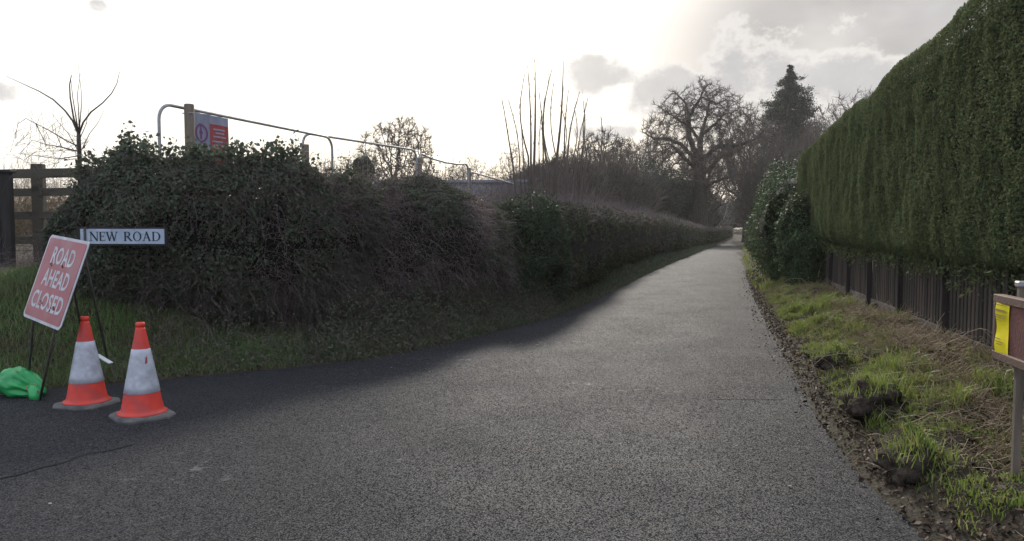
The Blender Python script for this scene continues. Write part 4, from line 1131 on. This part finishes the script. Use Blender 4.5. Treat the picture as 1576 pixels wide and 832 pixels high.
# road ahead closed
a_, b_, c_ = -.70247581, -.31422583, .06708652; W_, H_ = .8858, .7468; cen = np.array([-3.8474, 6.5, 1.05735])
Rx_ = np.array([[1, 0, 0], [0, math.cos(b_), -math.sin(b_)], [0, math.sin(b_), math.cos(b_)]]); Ry_ = np.array([[math.cos(c_), 0, math.sin(c_)], [0, 1, 0], [-math.sin(c_), 0, math.cos(c_)]])
R = rotz(a_) @ Rx_ @ Ry_
def S(x, z, y=0.): return cen + R @ np.array([x, y, z])
root = empty('road_sign', tuple(at(60, 617, 6.6)), 'tilted red temporary sign reading ROAD AHEAD CLOSED on a steel frame', 'road sign')
def slab(pts2, y0, y1):
    k = len(pts2); V = [S(x, z, y0) for x, z in pts2] + [S(x, z, y1) for x, z in pts2]
    return V, [list(range(k))[::-1], [k + i for i in range(k)]] + [(i, (i + 1) % k, k + (i + 1) % k, k + i) for i in range(k)]
pl_ = MB().add(*slab(rounded(W_, H_, .05), -.003, .003)).build('plate', M['signwhite'], root)
MB().add(*slab(rounded(W_ - .055, H_ - .05, .035), -.0062, -.0035)).build('red_face', M['signred'], root)
m_ = MB()
for word, z_, k in (('ROAD', .135, 1.0), ('AHEAD', -.062, .86), ('CLOSED', -.262, .86)):
    V, Fc = text_faces(word, .205, .004, 1.03); sx = {'ROAD': .50, 'AHEAD': .58, 'CLOSED': .70}[word] / (V[:, 0].max() - V[:, 0].min())
    V = V - [(V[:, 0].max() + V[:, 0].min()) / 2, 0, 0]
    m_.add([S(v[0] * sx + (.02 if word != 'CLOSED' else 0), v[1] + z_, -.0075) for v in V], Fc)
m_.build('lettering', M['signwhite'], root)
rs = rng(5)
for x_, z_ in ((-.2, .125), (-.17, .11), (.08, .12), (.06, .13), (-.13, -.2), (-.10, -.215), (-.12, -.235), (.13, -.225), (.17, -.215), (.2, -.23), (.12, -.25)):
    q = [(x_ + rs.uniform(.008, .018) * math.cos(t), z_ + rs.uniform(.005, .012) * math.sin(t)) for t in np.linspace(0, 2 * np.pi, 9)[:-1]]; MB().add([S(x, z, -.0085 - .002 * abs(x_)) for x, z in q], [list(range(8))]).build('mud_splash', M['soil'], root)
ft = [np.array([-4.05, 6.55, .0]), np.array([-4.42, 6.98, .02])]
legs = [(S(.30, -.36, .012), ft[0]), (S(-.22, -.36, .012), ft[1])]
for (t_, f_), x_ in zip(legs, (.30, -.22)): MB().tube([S(x_, .33, .016), t_, f_], .011, 8).build('leg', M['steel'], root, True)
bk = [at(166, 556, 7.5), at(128, 520, 7.9)]
for (x_, z_), f_ in zip(((.36, .26), (-.05, .26)), bk): MB().tube([S(x_, z_, .02), f_], .011, 8).build('back_leg', M['steel'], root, True)
MB().tube([ft[0] + (legs[0][0] - ft[0]) * .12, ft[1] + (legs[1][0] - ft[1]) * .12], .009, 6).build('crossbar', M['steel'], root, True)

# cones
def cone(loc, rz, label):
    root = empty('traffic_cone', loc, label, 'cone', 'orange traffic cones with white sleeves'); lx, ly, lz = loc; s = .76
    Rz = rotz(rz); m_ = MB(); pts = []
    w = .205
    oc = [(w, -w + .07), (w, w - .07), (w - .07, w), (-w + .07, w), (-w, w - .07), (-w, -w + .07), (-w + .07, -w), (w - .07, -w)]
    lev = [(1.0, 0), (1.03, .012), (1.03, .03), (.97, .045), (.80, .052)]
    V = [(*(Rz @ np.array([x * k, y * k, z])),) for k, z in lev for x, y in oc]; V = np.array(V) + loc
    m_.add(V, [(i * 8 + j, i * 8 + (j + 1) % 8, (i + 1) * 8 + (j + 1) % 8, (i + 1) * 8 + j) for i in range(len(lev) - 1) for j in range(8)] + [list(range(8))[::-1], [32 + j for j in range(8)]])
    m_.build('base', M['rubber'], root)
    r = lambda z: .158 - (z - .06) * (.158 - .037) / (.70 - .06)
    prof = [(.182, .05), (.183, .058), (.165, .066), (.158, .075)] + [(r(z), z) for z in np.linspace(.09, .70, 12)] + [(.034, .715), (.030, .716), (.030, .722), (.036, .725), (.035, .748), (.030, .755), (.022, .757), (.018, .74)]
    MB().lathe([(a, b * s / .757) for a, b in prof], 40, loc).build('body', M['cone'], root, True)
    zz = np.linspace(.215, .55, 8); k = s / .757
    MB().lathe([(r(.213) + .0004, .213 * k)] + [(r(z) + .0035, z * k) for z in zz] + [(r(.552) + .0004, .552 * k)], 40, loc).build('sleeve', M['sleeve'], root, True)
    return root


c1 = cone((-2.9, 6.0, .004), .72, 'traffic cone nearer the camera, set farther from the green bag')
c2 = copy_tree(c1, (-3.555, 6.4, .004), .55, 'traffic cone standing directly below the tilted road sign')
# red scuff on the near cone's sleeve
m_ = MB()
def cpt(az_, z): r_ = .158 - (z - .06) * .121 / .64 + .005; return (-2.9 + r_ * math.cos(az_), 6.0 + r_ * math.sin(az_), z + .004)
for az0, az1, z0, z1 in ((-.85, -.62, .44, .50), (-.95, -.85, .475, .495), (-.9, -.6, .335, .345)):
    m_.add([cpt(az0, z0), cpt(az1, z0 + .008), cpt(az1 + .03, z1), cpt(az0 + .1, z1 - .01)], [(0, 1, 2, 3)])
m_.build('scuff', M['signred'], c1)

# green bag slumped over the sign's foot
rg = rng(41); nu, nv = 64, 36
U, Vv = np.meshgrid(np.linspace(0, 2 * np.pi, nu, endpoint=False), np.linspace(-np.pi / 2, np.pi / 2, nv), indexing='ij')
d_ = np.stack([np.cos(Vv) * np.cos(U), np.cos(Vv) * np.sin(U), np.sin(Vv)], -1).reshape(-1, 3)
fx = d_[:, 0]
rad = np.array([.24, .155, .125])
taper = np.interp(fx, [-1, .1, .55, .75, 1], [1.1, 1.05, .72, .5, .62])
P = d_ * rad * np.stack([np.ones_like(fx), taper, taper], -1)
folds = .018 * np.sin(np.arctan2(d_[:, 2], d_[:, 1]) * 9 + fx * 2) * smooth((fx + .3) / .8) + .05 * (fbm(d_ * 2.6, 3) - .5) + .02 * (fbm(d_ * 7, 5) - .5)
P = P + d_ * folds[:, None]; P[:, 2] += .10 + .04 * np.exp(-((fx + .45) / .5) ** 2) - .04 * smooth((fx - .2) / .6); P[:, 2] = np.maximum(P[:, 2], .004 + .006 * d_[:, 1] ** 2)
bp_ = np.array([-4.34, 6.78, 0.]); P = P @ rotz(-.25).T + bp_
ii = np.arange(nu * nv).reshape(nu, nv); jj = np.roll(ii, -1, 0)
root = empty('sandbag', tuple(bp_), 'bright green polythene sandbag slumped over the foot of the road sign', 'sandbag')
obj('sack', P, np.stack([ii[:, :-1], jj[:, :-1], jj[:, 1:], ii[:, 1:]], -1).reshape(-1, 4), M['bag'], root, True)
e_ = bp_ + rotz(-.25) @ np.array([.21, -.05, .065]); m_ = MB()
m_.tube([e_ + [-.05, .0, .05], e_ + [-.01, -.03, .03], e_ + [.03, -.06, -.02], e_ + [.06, -.08, -.06]], [.03, .045, .055, .03], 10); m_.build('knotted_neck', M['bag'], root, True)
m_ = MB(); m_.tube([e_ + [-.035 + .04 * math.cos(q), -.02 + .03 * math.sin(q), .05 + .02 * math.sin(q)] for q in np.linspace(0, 5.8, 10)], .007, 6); m_.build('tie', M['straw'], root, True)

p = at(160, 552, 7.25)
root = empty('plastic_strip', (p[0], p[1], p[2] - .03), 'short white plastic strip lying on the bank behind the two cones', 'strip')
m_ = MB(); m_.box(p, (.19, .05, .012), rotz(-.35) @ np.array([[math.cos(.38), 0, math.sin(.38)], [0, 1, 0], [-math.sin(.38), 0, math.cos(.38)]]), .003); m_.build('strip', M['white'], root)

# street nameplate -----------------------------------------------------
def strokes():
    T, t = .17, .085
    def bar(x0, y0, x1, y1, w):
        dx, dy = x1 - x0, y1 - y0; l = math.hypot(dx, dy); nx_, ny_ = -dy / l * w / 2, dx / l * w / 2
        return [(x0 + nx_, y0 + ny_), (x0 - nx_, y0 - ny_), (x1 - nx_, y1 - ny_), (x1 + nx_, y1 + ny_)]
    def serif(x, y, w=.3): return [(x - w / 2, y - .03), (x + w / 2, y - .03), (x + w / 2, y + .03), (x - w / 2, y + .03)]
    def arc(cx, cy, rx, ry, a0, a1, wt, wn, k=18):
        out = []
        for i in range(k):
            q = []
            for s_, e_2 in ((0, 0), (0, 1), (1, 1), (1, 0)):
                a = math.radians(a0 + (a1 - a0) * (i + s_) / k); w = wn + (wt - wn) * abs(math.cos(a)); f = 1 if e_2 else 0
                q.append((cx + (rx - w * f) * math.cos(a), cy + (ry - w * f * .8) * math.sin(a)))
            out.append(q)
        return out
    Lt = {}
    Lt['N'] = (.95, [bar(.14, 0, .14, 1, t), bar(.10, 1, .80, 0, T), bar(.80, 0, .80, 1, t), serif(.14, .03), serif(.80, .97), serif(.10, .97, .2)])
    Lt['E'] = (.75, [bar(.18, 0, .18, 1, T), bar(.1, .965, .64, .965, .07), bar(.1, .035, .68, .035, .07), bar(.2, .52, .52, .52, .07), bar(.625, .97, .625, .78, .05), bar(.655, .03, .655, .24, .05), bar(.51, .43, .51, .61, .05)])
    Lt['W'] = (1.25, [bar(.10, 1, .38, 0, T), bar(.36, 0, .62, .95, t), bar(.58, 1, .86, 0, T), bar(.84, 0, 1.1, 1, t), serif(.1, .97), serif(.58, .97), serif(1.1, .97)])
    Lt['R'] = (.92, [bar(.18, 0, .18, 1, T), serif(.18, .03), serif(.14, .97, .22), bar(.38, .5, .82, 0, T), serif(.82, .03, .22), bar(.2, .965, .44, .965, .07), bar(.2, .5, .44, .5, .07)] + arc(.42, .73, .28, .27, -90, 90, T, .07))
    Lt['O'] = (1.0, arc(.48, .5, .44, .52, 0, 360, T, .06, 30))
    Lt['A'] = (.95, [bar(.44, 1, .14, 0, t), bar(.42, 1.02, .76, 0, T), bar(.24, .34, .64, .34, .07), serif(.14, .03, .26), serif(.76, .03, .3)])
    Lt['D'] = (1.0, [bar(.18, 0, .18, 1, T), serif(.15, .97, .24), serif(.15, .03, .24), bar(.2, .965, .42, .965, .07), bar(.2, .035, .42, .035, .07)] + arc(.4, .5, .5, .5, -90, 90, T, .07))
    Lt[' '] = (.55, [])
    return Lt


pL = at(120, 352, 8.25); pR = at(253, 352, 8.15); wv = pR - pL; ww = np.linalg.norm(wv); X = wv / ww; Nn = nrmz(np.cross(X, [0, 0, 1.])); Nn = Nn if Nn[1] < 0 else -Nn
hh = .158
def Q(x, z, o=0.): return pL + X * x + np.array([0, 0, -hh + z]) + Nn * o
root = empty('street_nameplate', (pL[0] + .4, pL[1], .55), 'white street nameplate with black capitals reading NEW ROAD low in the ivy', 'street sign')
def qslab(x0, x1, z0, z1, o0, o1):
    V = [Q(x, z, o) for o in (o0, o1) for x, z in ((x0, z0), (x1, z0), (x1, z1), (x0, z1))]
    return V, [(0, 3, 2, 1), (4, 5, 6, 7), (0, 1, 5, 4), (1, 2, 6, 5), (2, 3, 7, 6), (3, 0, 4, 7)]
MB().add(*qslab(.03, ww, 0, hh, .0, .008)).build('plate', M['plate'], root)
MB().add(*qslab(-.02, ww + .02, -.022, hh + .022, -.03, -.002)).build('backing_board', M['darkboard'], root)
Lt = strokes(); total = sum(Lt[c][0] for c in 'NEW ROAD'); lh = .098; x0 = .135; kx = (ww - .03 - x0) / total; m_ = MB(); n_ = 0
for ch in 'NEW ROAD':
    adv, qs = Lt[ch]
    for q in qs: m_.add([Q(x0 + x * kx, .03 + z * lh, .0095 + .00015 * (n_ % 11)) for x, z in q], [(0, 1, 2, 3)]); n_ += 1
    x0 += adv * kx
m_.build('lettering', M['ink'], root)
for x_ in (.085, ww - .3):
    b_2 = Q(x_, 0, -.45); MB().tube([Q(x_, .08, -.03), Q(x_, .08, -.45)], .015, 6).build('bracket', M['steel'], root); MB().box((b_2[0], b_2[1], .95), (.045, .05, 1.1), None, .005).build('post', M['post'], root)
m_ = MB(); m_.add(*qslab(.075, .098, -.02, hh + .02, .009, .02)); m_.build('strap', M['steel'], root)

# notice board on the verge
ang = math.radians(90 - 12); Xb = np.array([math.cos(ang), math.sin(ang), 0]); Nb = np.array([-Xb[1], Xb[0], 0])   # Xb runs up the lane, Nb towards the road
pf = at(1535, 500, 4.06); far = np.array([pf[0], pf[1], 0])
def B(x, z, o=0.): return far - Xb * x + np.array([0, 0, z]) + Nb * o
Rb = np.stack([-Xb, -Nb, [0, 0, 1]], 1)
zt_, zb_ = 1.152, .812; wb = .98
root = empty('notice_board', (*(far - Xb * .2)[:2], .2), 'brown framed notice board with a yellow paper notice on timber posts by the verge', 'notice board')
MB().box(B(wb / 2, (zt_ + zb_) / 2), (wb - .06, .02, zt_ - zb_ - .06), Rb, .002).build('panel', M['boardred'], root)
m_ = MB(); m_.box(B(wb / 2, zt_ - .022), (wb, .05, .044), Rb, .004); m_.box(B(wb / 2, zb_ + .022), (wb, .05, .044), Rb, .004)
for x_ in (.016, wb - .016): m_.box(B(x_, (zt_ + zb_) / 2), (.032, .048, zt_ - zb_ - .09), Rb, .004)
m_.build('frame', M['boardframe'], root)
for x_ in (.155, wb - .155):
    q = B(x_, 0, -.05); zg = gz(q[0], q[1])
    MB().box((q[0], q[1], (zg + 1.205) / 2), (.036, .036, 1.205 - zg), Rb, .004).build('post', M['timber'], root)
    MB().box((q[0], q[1], 1.215), (.054, .054, .03), Rb, .006).build('post_cap', M['galv'], root)
V = []; nj = 24
for j in range(nj + 1):
    z_ = 1.118 - .29 * j / nj; wv_ = .006 * math.sin(j * .42) + .012; xo = .004 * math.sin(j * .35 + 1)
    for x_ in (.045, .09, .135, .185): V.append(B(x_ + xo, z_, .012 + wv_ * (.6 + .4 * math.sin(x_ * 30))))
f = [(j * 4 + i, j * 4 + i + 1, j * 4 + i + 5, j * 4 + i + 4) for j in range(nj) for i in range(3)]
nt_ = obj('notice', np.array(V), f, M['notice'], root, True)
m_ = MB()
for z_, x0_, x1_, t_ in ((1.105, .06, .15, .004), (1.08, .055, .175, .011), (1.052, .06, .17, .005), (1.04, .06, .165, .004), (1.026, .065, .12, .003), (.93, .06, .12, .004), (.915, .06, .16, .004), (.902, .07, .15, .003)):
    m_.add([B(x0_, z_, .031), B(x1_, z_, .031), B(x1_, z_ - t_, .031), B(x0_, z_ - t_, .031)], [(0, 1, 2, 3)])
m_.build('print', M['greyprint'], nt_)

# ------------------------------------------------------------------ ground cover
def scatter(n, x0, x1, y0, y1, rg, keep):
    X = rg.uniform(x0, x1, n); Y = y0 + (y1 - y0) * rg.random(n); s, side = edge(X, Y); k = keep(X, Y, s, side, rg.random(n))
    X, Y = X[k], Y[k]; return np.stack([X, Y, H(X, Y) - .01], -1), s[k]


rg = rng(201)
patchy = lambda X, Y, sc_, sd: fbm(np.stack([X * sc_, Y * sc_, X * 0], -1), sd)
# right verge grass
def keepR(X, Y, s, side, r):
    fenced = X < hx(Y, -.08)
    lim = np.interp(Y, [3, 5, 6.5, 9, 16], [.55, .525, .50, .465, .40]); band = smooth((s - .13) / .2) * (1 - .65 * smooth((s - .8) / .5))
    return (side > 0) & (s > .1) & fenced & (patchy(X, Y, 2.6, 33) * .6 + patchy(X, Y, 7, 37) * .4 > lim) & (r < band)
P, s = scatter(420000, 1.9, 7.5, 2.6, 18, rg, keepR)
hgt = (.05 + .10 * rg.random(len(P))) * (.6 + .9 * patchy(P[:, 0], P[:, 1], 1.5, 39))
tuft = patchy(P[:, 0], P[:, 1], 2.5, 41) > .62; hgt = np.where(tuft, hgt * 1.25, hgt * .55)
g1 = blades(P, hgt, rg.uniform(.004, .009, len(P)), rg.uniform(.2, .9, len(P)), rg)
Pm, sm = scatter(420000, 1.9, 7.5, 2.4, 18, rg, lambda X, Y, s, side, r: (side > 0) & (s > .12) & (X < hx(Y, -.06)) & (r < .7 * smooth((s - .2) / .4)) & (patchy(X, Y, 2.4, 35) > np.interp(s, [.3, .9, 1.5], [.45, .50, .56])))
gm = blades(Pm, rg.uniform(.015, .05, len(Pm)), rg.uniform(.004, .008, len(Pm)), rg.uniform(.5, 1, len(Pm)), rg)
P2, s2 = scatter(60000, 5, 30, 18, 90, rg, lambda X, Y, s, side, r: (side > 0) & (s > .05) & (s < .9))
g2 = blades(P2, rg.uniform(.08, .2, len(P2)), .03, rg.uniform(.2, .8, len(P2)), rg)
tag(obj('verge_grass', *join(g1, gm, g2), M['grass']), 'bright green grass growing in clumps on the verge below the fence', 'grass', kind='stuff')
# dead stalks and leaf litter on the verge
P, s = scatter(300000, 1.9, 7.2, 2.6, 17, rg, lambda X, Y, s, side, r: (side > 0) & (s > .15) & (X < hx(Y, -.03)) & (r < .12 + .85 * smooth((s - .6) / .5)) & (patchy(X, Y, 2.3, 51) > np.interp(Y, [3, 6, 12], [.40, .44, .5])))
n = len(P); D = rg.normal(0, 1, (n, 3)) * [1, 1, .25] + [0, 0, .25]
a = arcs(P + [0, 0, .015], D, rg.uniform(.05, .3, n), .5, 3, .0030, .0014, rg, .25)
n2 = 170; Pk = P[rg.integers(0, n, n2)]; a2 = arcs(Pk, rg.normal(0, 1, (n2, 3)) * [1, 1, .2] + [0, 0, .45], rg.uniform(.3, .8, n2), 1.3, 6, .004, .0018, rg, .2)
tag(obj('dead_stalks', *join(sticks(*a, 3), sticks(*a2, 4)), M['straw']), 'dry brown stalks and bramble runners strewn along the foot of the fence', 'dead stalks', kind='stuff')
P, s = scatter(300000, 1.8, 8, 2.4, 30, rg, lambda X, Y, s, side, r: (side > 0) & (s > -.35) & (r < np.exp(-np.abs(s - .13) / .12) * .9 + np.interp(Y, [4, 7], [.40, .12]) * (s > .2)) & (X < hx(Y, -.03)) & ((s > 0) | (r < .10 * np.exp(s / .1))))
P[:, 2] = np.where(s < 0, zb(P[:, 1]) + .03, P[:, 2] + .02)
up = np.tile([[0, 0, 1.]], (len(P), 1))
l1 = leaves(P, up, rg.uniform(.012, .040, len(P)) * (1 + .6 * (rg.random(len(P)) > .85)), rg, .65, .35, 0, .7)
P, s = scatter(60000, -5, 8, 6.8, 30, rg, lambda X, Y, s, side, r: (side < 0) & (s > -.3) & (s < .5) & (r < np.exp(-np.abs(s - .1) / .12) * .5))
P[:, 2] = np.where(s < 0, zb(P[:, 1]) + .03, P[:, 2] + .02)
l2 = leaves(P, np.tile([[0, 0, 1.]], (len(P), 1)), rg.uniform(.018, .045, len(P)), rg, .6, .35, 0, .5)
tag(obj('leaf_litter', *join(l1, l2), M['litter']), 'brown fallen leaves and crumbs of soil along the road edges', 'leaf litter', kind='stuff')
rg3 = rng(77); n = 170; X3 = rg3.uniform(-4, 3.0, n); Y3 = 3.2 + 7 * rg3.random(n) ** 1.4; k = (X3 < Rx(Y3) - .1) & (X3 > Lx(Y3) + .1); X3, Y3 = X3[k], Y3[k]; n = len(X3)
cc = (X3 - Lx(Y3)) / (Rx(Y3) - Lx(Y3)); P = np.stack([X3, Y3, zb(Y3) + .012 + .02 * np.sin(np.pi * cc)], -1)
tag(obj('road_grit', *leaves(P, np.tile([[0, 0, 1.]], (n, 1)), rg3.uniform(.008, .03, n), rg3, .6, .3, 0, .25), mat('grit', (.2, .18, .15), .8, .2, [(.02, .016, .014), (.10, .07, .05), (.3, .27, .24), (.05, .04, .03)], True)), 'scattered small leaves, chips and grit lying on the tarmac', 'road grit', kind='stuff')
# left bank grass, turning dull and rank along the hedge foot
def keepL(X, Y, s, side, r): return (side < 0) & (s > .03) & (s < 3.2) & (r < np.where(X < -1.5, 1, .8))
P, s = scatter(330000, -9.5, 1.2, 6.0, 15, rg, keepL)
lush = (P[:, 0] < -2.4 + .8 * (patchy(P[:, 0], P[:, 1], 1.2, 71) - .5)) | (rg.random(len(P)) < .15)
hgt = (.06 + .12 * rg.random(len(P))) * (.6 + .9 * patchy(P[:, 0], P[:, 1], 1.8, 61)) * np.where(lush, 1, 1.35) * (.5 + .5 * smooth(s / .25))
A_, B_ = P[lush], P[~lush]
tag(obj('bank_grass', *blades(A_, hgt[lush], rg.uniform(.004, .008, len(A_)), rg.uniform(.3, .95, len(A_)), rg), M['bankgrass']), 'green grass on the shaded bank behind the cones', 'grass', kind='stuff')
n = 70000; Y2 = 11.5 + 98 * rg.random(n) ** 2; s2 = rg.random(n) * np.interp(Y2, [11, 16, 110], [.9, 1.5, 1.1]); X2 = Lx(Y2) - s2 - .02; P2 = np.stack([X2, Y2, H(X2, Y2) - .01], -1)
g2 = blades(P2, rg.uniform(.06, .2, len(P2)) * (.5 + .5 * smooth(s2 / .4)), np.interp(P2[:, 1], [14, 110], [.012, .05]), rg.uniform(.2, .8, len(P2)), rg)
tag(obj('rank_grass', *join(blades(B_, hgt[~lush], rg.uniform(.004, .008, len(B_)), rg.uniform(.4, 1, len(B_)), rg), g2), M['oldgrass']), 'dull rank grass trailing down the bank to the road edge', 'grass', kind='stuff')
# bramble runners over the bank
P, s = scatter(24000, -5, 1.2, 7, 14, rg, lambda X, Y, s, side, r: (side < 0) & (s > .15) & (s < 2.2) & (r < .55) & (X > -4.0))
Xf = rg.uniform(-7.4, -4.6, 2600); Yf = rg.uniform(8.9, 10.4, 2600); P = np.r_[P, np.stack([Xf, Yf, H(Xf, Yf)], -1)]
n = len(P); a = arcs(P, rg.normal(0, .7, (n, 3)) + [.1, -.3, .8], rg.uniform(.15, .6, n), 1.6, 5, .0026, .0011, rg, .22)
tag(obj('bramble_runners', *sticks(*a, 3), M['bramble']), 'loose bramble stems arching over the rank grass of the bank', 'brambles', kind='stuff')
# low leafy undergrowth smothering the bank between grass and hedge
P, s = scatter(330000, -5.2, 1.4, 7.2, 15, rg, lambda X, Y, s, side, r: (side < 0) & (s > .05) & (s < 2.4) & (r < np.interp(X, [-4.5, -3, -1.5], [.04, .28, .9])) & (patchy(X, Y, 1.6, 93) > .36))
up_ = rg.random(len(P)) ** 1.6 * np.interp(P[:, 0], [-4.5, -2.5, -1], [.18, .45, .6]) * smooth((s + .05) / .5) * (.5 + patchy(P[:, 0], P[:, 1], 2.2, 95))
P[:, 2] += .02 + up_; P[:, :2] += rg.normal(0, .04, (len(P), 2))
tag(obj('bank_undergrowth', *leaves(P, np.tile([[0, -.6, .8]], (len(P), 1)), rg.uniform(.014, .045, len(P)), rg, .55, .25, .2, .9), M['undergrowth']), 'low tangled undergrowth smothering the bank below the hedge', 'undergrowth', kind='stuff')
# broken turf clods along the cut verge
for i, (px, py, r, lab) in enumerate([(1345, 640, .19, 'largest dark turf clod torn up beside the road edge'), (1418, 722, .16, 'dark turf clod nearest the camera on the verge'), (1285, 570, .15, 'dark turf clod farthest up the cut verge edge')]):
    k = at(px, py, 1.0) - [0, 0, EYE]; t = (EYE - .12) / -k[2]; c = np.array([0, 0, EYE]) + k * t; c[2] = float(H(c[:1], c[1:2])[0]) + r * .12
    rg2 = rng(700 + i); U, Vv = np.meshgrid(np.linspace(0, 2 * np.pi, 40, endpoint=False), np.linspace(-np.pi / 2, np.pi / 2, 22), indexing='ij')
    dd = np.stack([np.cos(Vv) * np.cos(U), np.cos(Vv) * np.sin(U), np.sin(Vv)], -1).reshape(-1, 3)
    P = c + dd * np.array([r * 1.1, r * 1.5, r * .75]) * (.25 + 1.5 * fbm(dd * 2.6 + i * 9, 90 + i, 5) + .35 * (fbm(dd * 9 + i, 40 + i, 3) - .5))[:, None]
    ii = np.arange(40 * 22).reshape(40, 22); jj = np.roll(ii, -1, 0)
    root = empty('turf_clod', tuple(c - [0, 0, r]), lab, 'turf clod', 'torn turf clods along the verge')
    obj('soil', P, np.stack([ii[:, :-1], jj[:, :-1], jj[:, 1:], ii[:, 1:]], -1).reshape(-1, 4), M['soil'], root)
    tp = P[(dd[:, 2] > .35)]; tp = tp[rg2.integers(0, len(tp), 420)] + rg2.normal(0, .02, (420, 3))
    obj('grass_top', *blades(tp, rg2.uniform(.03, .13, 420), .006, rg2.uniform(.3, 1, 420), rg2), M['grass'], root)

# thin bright air
m = bpy.data.materials.new('haze'); m.use_nodes = True; m.node_tree.nodes.clear()
o_ = m.node_tree.nodes.new('ShaderNodeOutputMaterial'); v_ = m.node_tree.nodes.new('ShaderNodeVolumePrincipled')
v_.inputs['Color'].default_value = (.95, .91, .85, 1); v_.inputs['Density'].default_value = .0003; v_.inputs['Anisotropy'].default_value = .35
m.node_tree.links.new(v_.outputs[0], o_.inputs['Volume'])
hz = MB(); hz.box((0, 140, 15.5), (780, 420, 36)); tag(hz.build('haze', m), 'thin pale winter haze over the lane and fields', 'haze', kind='stuff')
